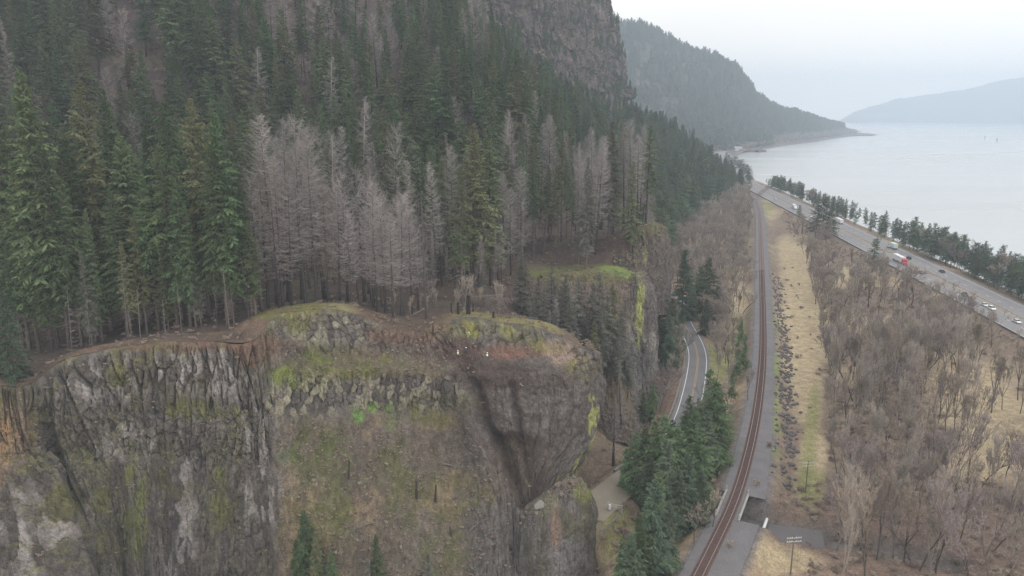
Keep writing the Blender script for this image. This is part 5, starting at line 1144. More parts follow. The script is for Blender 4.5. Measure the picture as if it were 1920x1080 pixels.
# population of the plateau and the slopes
def jit(x0, x1, y0, y1, s):
    X, Y = np.meshgrid(np.arange(x0, x1, s), np.arange(y0, y1, s)); X = X + rng.uniform(-.42, .42, X.shape) * s + (np.arange(X.shape[0])[:, None] % 2) * s / 2; Y = Y + rng.uniform(-.42, .42, Y.shape) * s
    return X.ravel(), Y.ravel()
RIMP = UPPOLY[:len(RIM) + 2]
pool = []
for (x0, x1, y0, y1, s) in [(-185, 75, 150, 275, 7.2), (-260, 110, 275, 450, 9.6), (-340, 210, 450, 720, 9.6), (-150, 330, 720, 1200, 10.5)]:
    X, Y = jit(x0, x1, y0, y1, s); ok = inside(X, Y, UPPOLY); X, Y = X[ok], Y[ok]
    d, _ = polydist(X, Y, RIMP); ok = np.abs(d) > np.where(Y < 200, 4.5, 4.5); X, Y = X[ok], Y[ok]
    Z = hz(X, Y); U_, V_, D_ = proj(np.stack([X, Y, Z + 20], 1)); _, VB, _ = proj(np.stack([X, Y, Z], 1)); _, VT, _ = proj(np.stack([X, Y, Z + 45], 1))
    ok = (U_ > -150) & (U_ < 1500) & (VB > -60) & (VT < 1000) & (Z > 1.5); X, Y, Z, U_, VB = X[ok], Y[ok], Z[ok], U_[ok], VB[ok]
    dm_, _ = polydist(X, Y, MT); bl, _ = polydist(X, Y, [(b[1][0], b[1][1]) for b in BL[:7]]); 
    for x, y, z, u, vb, dmm, b_ in zip(X, Y, Z, U_, VB, dm_, bl):
        q = rng.random(); n1 = float(fbm(np.array([x * .03]), np.array([y * .03]), None, 3, 130)[0])
        if y > 540 and b_ > -2 and x > -100: continue          # the bluff itself
        kind, H_, key = 'fir', rng.uniform(30, 46), 'slope green'
        if y < 278 and x < 75 and dmm < 25:
            if u < 468:
                if y < 172 or q > .97 or rng.random() < .28: continue
                key = 'stand green'; kind = 'fir' if q < .7 else 'olive_fir'; H_ = rng.uniform(24, 47)
                if q > .95: kind, key, H_ = 'snag', 'stand snag', rng.uniform(20, 36)
            elif u < 800 and y < 210:
                if y < 184 and u > 640: continue
                if q > .72: continue
                kind = 'dead_fir' if q < .26 else 'snag'; key = 'burnt dead' if kind == 'dead_fir' else 'burnt snag'; H_ = rng.uniform(20, 36)
            elif u < 940:
                if y < 198 or (y < 206 and u > 880): continue
                if y < 216 and q < .55: q = .6 + .4 * rng.random()
                if q < .68: kind, key, H_ = ('high_fir' if q < .42 else 'olive_fir'), 'middle green', rng.uniform(32, 46)
                elif q < .85: kind, key, H_ = 'dead_fir', 'middle dead', rng.uniform(30, 42)
                else: kind, key, H_ = 'snag', 'middle snag', rng.uniform(24, 38)
            else:
                if y < 236 and not (u < 960 and y > 222): continue
                if y < 243 and u > 1010 and u < 1200: continue
                if q < .42: kind, key, H_ = ('high_fir' if q < .22 else 'olive_fir'), 'headland green', rng.uniform(28, 40)
                else: kind, key, H_ = 'dead_fir', 'headland dead', rng.uniform(28, 39)
                if y > 268 and q > .5: H_ *= 1.1
        elif -125 < x + .10 * (480 - y) < -45 and 350 < y < 560 and n1 > -.35: 
            kind, key, H_ = ('dead_fir', 'slope dead', rng.uniform(26, 38)) if q < .66 else ('fir', 'slope green', rng.uniform(24, 36))
        elif 180 < u < 345 and y > 250:
            if q < .35: continue
            kind, key, H_ = ('dead_fir', 'gully dead', rng.uniform(28, 40)) if q < .6 else ('fir', 'slope green', rng.uniform(30, 42))
        elif u > 930 and 262 < y < 400 and x < 80 and dmm < 40:
            kind, key, H_ = ('dead_fir', 'headland dead', rng.uniform(30, 40)) if q < .72 else ('olive_fir', 'headland green', rng.uniform(28, 38))
        else:
            if q < .05: kind, key = 'dead_fir', 'slope dead'
            elif q < .24: kind = 'olive_fir'
            if y > 430 and -45 < b_ < 6 and x > -130: H_ *= .5
            if x > 60 or y > 560: H_ *= .8 if y < 620 else .6; kind = 'valley_fir' if kind == 'fir' else kind
            if x > 60 and kind == 'dead_fir': kind, key = 'valley_fir', 'slope green'
        pool.append([kind, int(rng.integers(0, len(PROTO[kind]))), x, y, z - .3, H_ * rng.uniform(.82, 1.12), key, rng.uniform(.9, 1.3) * (1.18 if key.startswith('slope') else 1.0)])
# leafless woods on the valley floor
RAILI = lambda y: np.interp(y, RAILS[:, 1], RAILS[:, 0])
X, Y = jit(20, 330, 128, 900, 4.9)
d_hw = river_d(X, Y); ra = RAILI(Y); U_, V_, _ = proj(np.stack([X, Y, 0 * X], 1))
for x, y, dh, rx, u, v in zip(X, Y, d_hw, ra, U_, V_):
    if dh > -HW_W - 5 or u > 2000: continue
    off = x - rx; q = rng.random(); n1 = float(fbm(np.array([x * .03]), np.array([y * .03]), None, 3, 140)[0])
    dr_, _ = polydist(np.array([x]), np.array([y]), rd_poly); dc_, _ = polydist(np.array([x]), np.array([y]), CREEK)
    if abs(dr_[0]) < 6 or (abs(dc_[0]) < 5.5 and u < 1560): continue
    if off > 0:
        strip = np.interp(y, [120, 180, 260, 340, 480, 700, 900], [24, 23, 23, 26, 28, 28, 26])
        if off < strip: continue
        gapz = max([math.exp(-(((u - a) / ru) ** 2 + ((v - b) / rv) ** 2)) for a, b, ru, rv in [(1650, 605, 60, 20), (1850, 740, 70, 45), (1575, 525, 20, 20), (1870, 810, 60, 50), (1545, 1005, 55, 14), (1490, 1050, 50, 40)]])
        if q < gapz * 1.3: continue
        dens = .72 if y < 330 else .58
        if dh > -HW_W - 12: continue
        if dh > -HW_W - 26: dens *= .4
        if rng.random() > dens: continue
        H_ = rng.uniform(12, 23) * (1 + .25 * n1) * (1 if y < 260 else .8)
        trees_to = ['bare_tree', int(rng.integers(0, 6)), x, y, ground_at(x, y) - .1, H_, 'flat bare', rng.uniform(.52, .84)]
    else:
        if off > -9 or y < 180 or not (u > 1255) or inside(np.array([x]), np.array([y]), UPPOLY)[0]: continue
        if rng.random() > .6: continue
        trees_to = ['bare_tree', int(rng.integers(0, 5)), x, y, ground_at(x, y) - .1, rng.uniform(9, 17), 'toe bare', rng.uniform(.8, 1.05)]
    pool.append(trees_to)
for u, vb, vt in [(1258, 1000, 930), (1290, 985, 925), (1245, 960, 900), (1300, 1030, 950), (1335, 1000, 930), (1238, 770, 690), (1330, 660, 610), (1230, 680, 640), (1402, 760, 700), (1270, 980, 900)]:
    p_ = G(u, vb, 1.5); trees.append(['bare_tree', int(rng.integers(0, 5)), p_[0], p_[1], ground_at(p_[0], p_[1]), P(u, vt, p_[1])[2] - 1.5, 'rail bare', 1.0])

NAMES = {'fir': ('fir_tree', 'fir tree'), 'olive_fir': ('fir_tree', 'fir tree'), 'high_fir': ('fir_tree', 'fir tree'), 'young_fir': ('young_fir', 'young fir'), 'valley_fir': ('valley_fir', 'fir'), 'dead_fir': ('dead_fir', 'dead tree'),
         'snag': ('dead_snag', 'snag'), 'pine': ('riverside_pine', 'pine'), 'bare_tree': ('bare_tree', 'bare tree')}
LABELS = {
 'rim green': ("tall dark green fir near the cliff edge on the plateau left of the dead trees", "dark firs near the left cliff edge"),
 'corner green': ("short bushy green fir at the left end of the cliff rim", "bushy firs at the left end of the rim"),
 'rim olive': ("shorter olive green fir at the front of the dense left stand", "olive firs at the front of the left stand"),
 'stand green': ("green fir within the dense stand on the left plateau behind the front row", "firs of the left stand"),
 'stand snag': ("bare dead trunk among the green firs of the left stand", "dead trunks in the left stand"),
 'pale dead': ("tall pale grey dead fir in the cluster beside the last green firs", "pale dead firs beside the green stand"),
 'spreading dead': ("grey dead fir with upswept bare branches above the mossy knoll and saddle", "grey dead firs above the saddle"),
 'tall grey': ("tall thin grey dead fir rising among green crowns behind the saddle", "tall grey dead firs behind the saddle"),
 'burnt dead': ("lower burnt fir with black trunk and grey twigs behind the mossy knoll", "burnt firs behind the knoll"),
 'burnt snag': ("blackened branchless trunk among the dead firs behind the mossy knoll", "blackened trunks behind the knoll"),
 'ledge grey': ("grey green fir standing at the rim just behind the slide scar", "grey green firs behind the scar"),
 'middle green': ("green topped fir with bare lower trunk in the middle of the plateau", "high crowned firs in the middle"),
 'middle dead': ("grey dead fir among green topped firs in the middle of the plateau", "dead firs in the middle"),
 'middle snag': ("bare thin trunk among green topped firs in the middle of the plateau", "bare trunks in the middle"),
 'headland green': ("olive green fir among the dead trees on the second headland", "green firs of the second headland"),
 'headland dead': ("mauve grey dead fir on and behind the grassy second headland", "dead firs of the second headland"),
 'slope green': ("green fir on the mountainside below the high bluff", "firs on the mountainside"),
 'slope dead': ("mauve dead fir on the mountainside left of the high bluff", "dead firs on the mountainside"),
 'gully dead': ("dead fir in the brown gully above the left green stand", "dead firs in the brown gully"),
 'notch green': ("thin greyish conifer in the notch between the slide scar and the second headland", "conifers in the notch"),
 'notch dead': ("grey leafless fir on the brown slope right of the slide scar", "dead firs in the notch"),
 'road bend': ("dark green fir in the group right of the road bend", "firs at the road bend"),
 'cliff foot': ("dark fir at the foot of the second headland beside the road", "firs at the headland foot"),
 'between road and rails': ("broad green fir between the two lane road and the railway", "firs between road and railway"),
 'below the buttress': ("green fir right of the rounded buttress near the guard fence", "firs below the buttress"),
 'beside ballast': ("narrow green fir on the left edge of the railway ballast", "firs beside the ballast"),
 'bowl young': ("small green fir low in the mossy bowl below the cliff", "young firs in the bowl"),
 'river pine': ("dark pine in the belt between the highway and the river", "pines between highway and river"),
 'river bare': ("leafless tree among the pines between the highway and the river", "leafless trees by the river"),
 'lone pine': ("lone dark pine standing at the near edge of the highway by the red truck", None),
 'median pines': ("green pine in the clump standing in front of the highway", "pines in front of the highway"),
 'far shore pine': ("dark pine on the far shore where the highway bends behind the ridge", "pines at the far bend"),
 'flat bare': ("leafless grey brown tree on the flat between the straw strip and the highway", "leafless trees on the flat"),
 'toe bare': ("leafless mauve tree between the wooded ridge and the railway", "leafless trees below the ridge"),
 'rim stem': ("thin bare stem on the red brown soil at the front of the left rim", "thin bare stems at the left rim"),
 'saddle bare': ("low leafless tree tangled with fallen trunks on the saddle behind the workers", "leafless trees on the saddle"),
 'rail bare': ("leafless tree beside the firs between the road and the railway", "leafless trees by the firs"),
}
STUFFNAME = {'fir': 'forest', 'olive_fir': 'forest', 'high_fir': 'forest', 'valley_fir': 'forest', 'dead_fir': 'dead_forest', 'snag': 'dead_forest', 'bare_tree': 'leafless_woods', 'pine': 'forest'}
def size_of(t):
    u, v, d = proj(np.array([t[2], t[3], t[4] + t[5] * .6])); return t[5] / d * (1 if -60 < u < 1980 and v > -250 else .05)
CAP = {'fir_tree': 290, 'dead_fir': 280, 'bare_tree': 290, 'valley_fir': 290, 'dead_snag': 250, 'riverside_pine': 290, 'young_fir': 100}
count = {}
for t in trees: count[NAMES[t[0]][0]] = count.get(NAMES[t[0]][0], 0) + 1
pool.sort(key=size_of, reverse=True)
left = {}
for t in pool:
    nm = NAMES[t[0]][0]
    if count.get(nm, 0) < CAP[nm] and size_of(t) > .02: trees.append(t); count[nm] = count.get(nm, 0) + 1
    else: left.setdefault(t[0], []).append(t)
for t in trees:
    kind, k, x, y, z, H_, key, wd = t; nm, cat = NAMES[kind]; lb, gp = LABELS[key]
    plant(nm, kind, int(k), (x, y, z), H_, rng.random() * 6.283, lb, cat, gp, wd)
note_src()
SL = {'fir': "mass of dark firs covering the mountainside", 'olive_fir': "scattered olive green firs thickening the forest on the mountainside", 'high_fir': "further high crowned firs deep in the forest", 'valley_fir': "dark blue green firs covering the ridge below the bluff",
      'dead_fir': "further grey dead firs among the mountainside forest", 'snag': "further bare trunks deep in the burnt forest", 'bare_tree': "further leafless trees on the valley flat"}
for kd, L in left.items():
    scatter(STUFFNAME[kd], kd, [t[2:5] for t in L], [t[5] for t in L], SL.get(kd, "further trees"), seed=hash(kd) % 100 if False else len(L))
# brush on the bluff
bi_ = rng.integers(0, BQ.shape[0], 7000); bj_ = rng.integers(0, BQ.shape[1], 7000); keep = (BN[bi_, bj_, 2] > .25) & (bi_ < 440); BSH = BQ[bi_, bj_][keep]
# trees of the far mountain and small trees on the bluff ledges
fi = rng.integers(0, FQ.shape[0], 9000); fj = rng.integers(0, int(FQ.shape[1] * .8), 9000); pf = FQ[fi, fj]; keep = (pf[:, 2] > 16) | ((pf[:, 2] > 3) & (pf[:, 1] < 2300))
scatter('forest', 'valley_fir', pf[keep] - [0, 0, 1], rng.uniform(22, 38, keep.sum()), "far forest on the hazy mountain down the river", parts=(1,), seed=5, wide=(1.1, 1.7))
bi_ = rng.integers(0, BQ.shape[0], 9000); bj_ = rng.integers(0, int(BQ.shape[1] * 1.0), 9000); pb = BQ[bi_, bj_]; nb_ = BN[bi_, bj_]
keep = (nb_[:, 2] > .34) & (rng.random(9000) < .55) & (bi_ < 440); pb = pb[keep]
scatter('forest', 'valley_fir', pb - [0, 0, .5], rng.uniform(4, 13, len(pb)), "small dark trees clinging to the ledges of the high bluff", seed=6)

low = (pf[:, 2] > 2) & (pf[:, 2] < 45); scatter('leafless_woods', 'bare_tree', pf[low] - [0, 0, .5], rng.uniform(9, 16, low.sum()), 'leafless woods on the low point down the river', seed=12, wide=(1.2, 2.0))
# undergrowth
for u, v, key in [(1415, 925, 'a'), (1370, 1040, 'b'), (1440, 850, 'c')]:
    p_ = G(u, v, 1.0); plant('shrub', 'shrub', 'abc'.index(key), (p_[0], p_[1], ground_at(p_[0], p_[1])), 3.2, rng.random() * 6, {"a": "leafless shrub at the top of the bridge wing wall", "b": "leafless shrub on the straw bank below the railway bridge", "c": "leafless shrub between the ballast and the utility pole"}[key], "shrub", None)
note_src()
X, Y = jit(15, 330, 128, 900, 2.7); ok = rng.random(len(X)) < np.where(Y < 260, .85, .5); X, Y = X[ok], Y[ok]
off = X - RAILI(Y); dr_, _ = polydist(X, Y, rd_poly); dc_, _ = polydist(X, Y, CREEK); dh = river_d(X, Y); U_, V_, _ = proj(np.stack([X, Y, 0 * X], 1))
ij = (np.clip(np.searchsorted(gx, X) - 1, 0, len(gx) - 1), np.clip(np.searchsorted(gy, Y) - 1, 0, len(gy) - 1)); tc3 = tcol[ij]
lum = tc3[:, 0]
ok = (np.abs(dr_) > 5.5) & ((np.abs(dc_) > 5.0) | (U_ > 1555)) & (dh < -HW_W - 2) & ((off > 10.5) | (off < -7)) & (rng.random(len(X)) < np.where((lum > .25) | ((off < 22) & (Y > 172)), .04, 1.0)) & (U_ < 2000) & (V_ < 1250) & (hz(X, Y) < 12)
X, Y = X[ok], Y[ok]
scatter('undergrowth', 'shrub', np.stack([X, Y, hz(X, Y) - .2], 1), rng.uniform(1.2, 3.6, len(X)), "brown leafless brush covering the valley flat", seed=7, wide=(.9, 1.6), tilt=.1)
X, Y = jit(-150, 80, 150, 280, 2.6); ok = inside(X, Y, UPPOLY) & (rng.random(len(X)) < .5); X, Y = X[ok], Y[ok]; d, _ = polydist(X, Y, RIMP); ok = np.abs(d) > 6; X, Y = X[ok], Y[ok]
LP = []
for c_, nn_ in ((MAIN[:-1], 420), (HEAD[1:8], 120)):
    rp = np.array([P(*c[0]) for c in c_]); tt = rng.uniform(0, len(rp) - 1.001, nn_); b0 = rp[tt.astype(int)]; b1 = rp[tt.astype(int) + 1]; pp = b0 + (b1 - b0) * (tt % 1)[:, None]; LP.append(pp + np.stack([rng.normal(0, 1, nn_), rng.uniform(.5, 6, nn_), 0 * tt], 1))
LP = np.concatenate(LP); scatter('undergrowth', 'shrub', LP - [0, 0, .1], rng.uniform(.4, 1.7, len(LP)), 'dry brush along the cliff rim', seed=14, wide=(.9, 1.7), tilt=.2)
scatter('undergrowth', 'shrub', np.stack([X, Y, hz(X, Y) - .2], 1), rng.uniform(.6, 2.4, len(X)), "dry brush on the plateau forest floor", seed=8, wide=(.9, 1.6), tilt=.15)
X, Y = jit(-220, 200, 280, 640, 4.5); ok = inside(X, Y, UPPOLY) & (rng.random(len(X)) < .6); X, Y = X[ok], Y[ok]; dm_, _ = polydist(X, Y, MT); ok = (dm_ > 2) & (hz(X, Y) < 170); X, Y = X[ok], Y[ok]
scatter('undergrowth', 'shrub', np.stack([X, Y, hz(X, Y) - .3], 1), rng.uniform(2.5, 7, len(X)), "leafless mauve brush on the mountainside", seed=9, wide=(.9, 1.4), tilt=.1)
# brush on the mossy bowl and the notch slope
scatter('undergrowth', 'shrub', BSH, rng.uniform(2, 6, len(BSH)), 'leafless brush on the ledges of the high bluff', seed=15, wide=(.9, 1.6), tilt=.2)
LV = np.concatenate([a for a, b in LEDGE]); LN = np.concatenate([b for a, b in LEDGE]); li = rng.integers(0, len(LV), 9000); li = li[(LN[li, 2] > np.where(LV[li, 1] < 170, .9, .5)) & (LV[li, 2] > -8)]
scatter('undergrowth', 'shrub', LV[li], rng.uniform(.4, 1.6, len(li)), 'low brush on the ledges of the headland and the buttress', seed=16, wide=(.9, 1.7), tilt=.3)
ci = rng.integers(0, CQ.shape[0], 26000); cj = rng.integers(0, CQ.shape[1], 26000); pc = CQ[ci, cj]; uc = CUV[ci, cj]; nc = CN[ci, cj]
bowlm = (uc[:, 0] > 520) & (uc[:, 0] < 930) & ((uc[:, 1] > 800) | ((uc[:, 1] > 640) & (uc[:, 1] < 700))) & ~((uc[:, 0] > 840 + (uc[:, 1] - 690) * .4))
keep = (nc[:, 2] > .12) & ((bowlm & (rng.random(26000) < .35)) | ((uc[:, 1] < 668) & (uc[:, 0] > 440) & (rng.random(26000) < .12)) | ((nc[:, 2] > .45) & (rng.random(26000) < .10)))
pc = pc[keep]
scatter('undergrowth', 'shrub', pc - [0, 0, .1], rng.uniform(.3, 1.2, len(pc)), "low brown brush and dead fern on the cliff ledges", seed=10, wide=(.9, 1.8), tilt=.3)
# ---------------------------------------------------------------- vehicles
def wheels(root, xs, yw, r=.34):
    for x in xs:
        for y in (-yw, yw):
            mb = MB(); mb.tubes([(x, y - .13, r)], [(x, y + .13, r)], r, r, 14); k = np.arange(14)
            w_ = mb.build("wheel", M['tyre'], root)
            mb = MB(); mb.tubes([(x, y - .14, r)], [(x, y + .14, r)], r * .55, r * .55, 10)
            v_ = [(x, y + (.141 if y > 0 else -.141), r)] + [(x + math.cos(a) * r * .55, y + (.141 if y > 0 else -.141), r + math.sin(a) * r * .55) for a in np.arange(10) * .6283]
            mb.add(v_, None, [(0, i + 1, (i + 1) % 10 + 1) for i in range(10)]); mb.build("rim", M['steel'], w_)
def car(paint, loc, ang_, label, group=None, suv=False, pickup=False, name="car", cat="car"):
    root = empty(name, loc, ang_); tag(root, label, cat, group)
    h = .22 if suv or pickup else 0
    mb = MB(); mb.prism([(-2.25, .38), (2.2, .34), (2.28, .62), (2.1, .80 + h * .6), (1.0, .94 + h), (-1.55, .98 + h), (-2.2, .95 + h), (-2.3, .65)], -.9, .9); mb.build("body", paint, root)
    if pickup: cabp = [(.95, .94 + h), (.25, 1.62 + h), (-.75, 1.64 + h), (-.95, .98 + h)]
    elif suv: cabp = [(.95, .94 + h), (.3, 1.52 + h), (-1.9, 1.52 + h), (-2.2, .96 + h)]
    else: cabp = [(.95, .94), (.15, 1.42), (-1.1, 1.43), (-1.85, .98)]
    mb = MB(); n = len(cabp)
    lo = [(cabp[0][0], -.84, cabp[0][1] + .003), (cabp[3][0], -.84, cabp[3][1] + .003), (cabp[3][0], .84, cabp[3][1] + .003), (cabp[0][0], .84, cabp[0][1] + .003)]
    hi = [(cabp[1][0], -.66, cabp[1][1]), (cabp[2][0], -.66, cabp[2][1]), (cabp[2][0], .66, cabp[2][1]), (cabp[1][0], .66, cabp[1][1])]
    mb.add(lo + hi, [(0, 1, 5, 4), (1, 2, 6, 5), (2, 3, 7, 6), (3, 0, 4, 7), (4, 5, 6, 7)]); mb.build("window_band", M['glass'], root)
    mb = MB(); mb.box(cabp[2][0] - .02, cabp[1][0] + .02, -.68, .68, cabp[1][1] + .003, cabp[1][1] + .06); mb.build("roof", paint, root)
    if pickup:
        mb = MB(); mb.box(-2.15, -1.0, -.75, .75, .99 + h, 1.0 + h); mb.build("cargo_bed", M['tyre'], root)
    for y in (-.62, .62):
        mb = MB(); mb.box(2.18, 2.3, y - .2, y + .2, .64, .78); mb.build("headlight", M['lamp'], root)
        mb = MB(); mb.box(-2.33, -2.22, y - .18, y + .18, .7, .88); mb.build("taillight", M['car_red'], root)
    wheels(root, (-1.35, 1.4), .82)
    return root
def truck(cabmat, boxmat, loc, ang_, label, L=13.5, semi=True, name="semi_truck"):
    root = empty(name, loc, ang_); tag(root, label, "truck")
    c0 = L / 2 + 1.0
    mb = MB(); mb.prism([(c0, .6), (c0 + 3.4, .55), (c0 + 3.5, 1.5), (c0 + 2.5 if semi else c0 + 2.9, 1.75), (c0 + 2.1, 2.9), (c0 + 1.2, 3.5 if semi else 3.0), (c0 - .1, 3.6 if semi else 3.1)], -1.2, 1.2); mb.build("cab", cabmat, root)
    mb = MB(); mb.add([(c0 + 2.46, -1.05, 1.85), (c0 + 2.46, 1.05, 1.85), (c0 + 2.16, 1.05, 2.8), (c0 + 2.16, -1.05, 2.8)], [(0, 1, 2, 3)])
    for y in (-1.203, 1.203): mb.add([(c0 + .9, y, 1.8), (c0 + 2.2, y, 1.8), (c0 + 2.0, y, 2.6), (c0 + .9, y, 2.6)], [(0, 1, 2, 3)])
    mb.build("windscreen", M['glass'], root)
    mb = MB(); mb.box(-L / 2, L / 2 + .5, -1.3, 1.3, 1.15, 4.05); t_ = mb.build("trailer" if semi else "cargo_box", boxmat, root)
    mb = MB(); mb.box(-L / 2 + .3, L / 2 + .9, -.5, .5, .75, 1.14); mb.build("chassis", M['tyre'], root)
    for y in (-.9, .9):
        mb = MB(); mb.box(c0 + 3.42, c0 + 3.56, y - .2, y + .2, .9, 1.15); mb.build("headlight", M['lamp'], root)
        mb = MB(); mb.box(-L / 2 - .05, -L / 2, y - .15, y + .15, 1.2, 1.4); mb.build("taillight", M['car_red'], root)
    wheels(root, ((-L / 2 + 1.2, -L / 2 + 2.4, L / 2 - .3, L / 2 + .9, c0 + 2.6) if semi else (-L / 2 + 1.3, c0 + 2.4)), 1.1, .5)
    return root
HT = np.gradient(HWF, axis=0); HT /= np.linalg.norm(HT, axis=1, keepdims=True)
def on_hw(u, v):
    p = G(u, v, ZR)[:2]; i = int(np.argmin(np.linalg.norm(HWF - p, axis=1))); nr = np.array([HT[i, 1], -HT[i, 0]]); o = float((p - HWF[i]) @ nr)
    lanes = np.array([-8.4, -4.8, 4.6, 8.2]); ol = lanes[np.argmin(np.abs(lanes - o))]
    q = HWF[i] + nr * ol; a = math.atan2(HT[i, 1], HT[i, 0]) + (math.pi if ol < 0 else 0)
    return (q[0], q[1], ZR + .02), a
mint = material('pale_green_box', (0.62, 0.74, 0.68), namp=.04, rough=.5)
for (u, v, m, lab, kw) in [(1426, 356, 'car_white', "tiny white car on the highway where it meets the wooded ridge", {}), (1460, 374, 'car_white', "small white car on the highway between the ridge and the white box truck", {}),
                           (1517, 407, 'car_white', "white car partly behind the pine clump beside the highway", {}), (1570, 430, 'car_dark', "dark car just right of the pine clump below the white semi", {}),
                           (1703, 486, 'car_dark', "black car beside the red and white semi truck", dict(suv=True)), (1734, 513, 'car_dark', "dark blue car in the near lanes right of the red truck", {}),
                           (1760, 510, 'car_dark', "dark car in the far lanes to the right of the red truck", {}), (1804, 555, 'car_dark', "dark pickup in the near lanes ahead of two white cars", dict(pickup=True)),
                           (1848, 574, 'car_white', "white car on the near shoulder lane behind the dark pickup", {}), (1876, 581, 'car_white', "white utility car in the inner near lane, nearest but one on the highway", dict(suv=True)), (1917, 606, 'car_white', "white car at the right picture edge on the highway", {})]:
    loc, a = on_hw(u, v); car(M[m], loc, a, lab, **kw)
loc, a = on_hw(1681, 491); truck(M['car_red'], M['car_white'], loc, a, "semi truck with a red cab pulling a white trailer")
loc, a = on_hw(1573, 419); truck(M['car_white'], M['car_white'], loc, a, "white semi truck in the far lanes right of the pine clump")
loc, a = on_hw(1677, 467); truck(M['car_white'], mint, loc, a, "pale green and white box truck in the far lanes by the lone pine", 7.5, False, "box_truck")
loc, a = on_hw(1489, 391); truck(M['car_white'], M['car_white'], loc, a, "white box truck in the near lanes left of the pine clump", 7.0, False, "box_truck")
p_ = G(1273, 562, ZR); car(M['car_white'], (p_[0] + 2.5, p_[1], ZR), 1.9, "white pickup parked on the roadside behind the road bend firs", pickup=True)
sg = empty("roadside_sign", (G(1276, 589, ZR)[0] - 4.6, G(1276, 589, ZR)[1], ZR)); tag(sg, "small white sign beside the road just before the bend", "sign")
mb = MB(); mb.tubes([(0, 0, -.4)], [(0, 0, 1.6)], .05, .05, 6); mb.build("post", M['steel'], sg); mb = MB(); mb.box(-.45, .45, -.03, .03, 1.3, 2.0); mb.build("panel", M['paint_white'], sg)

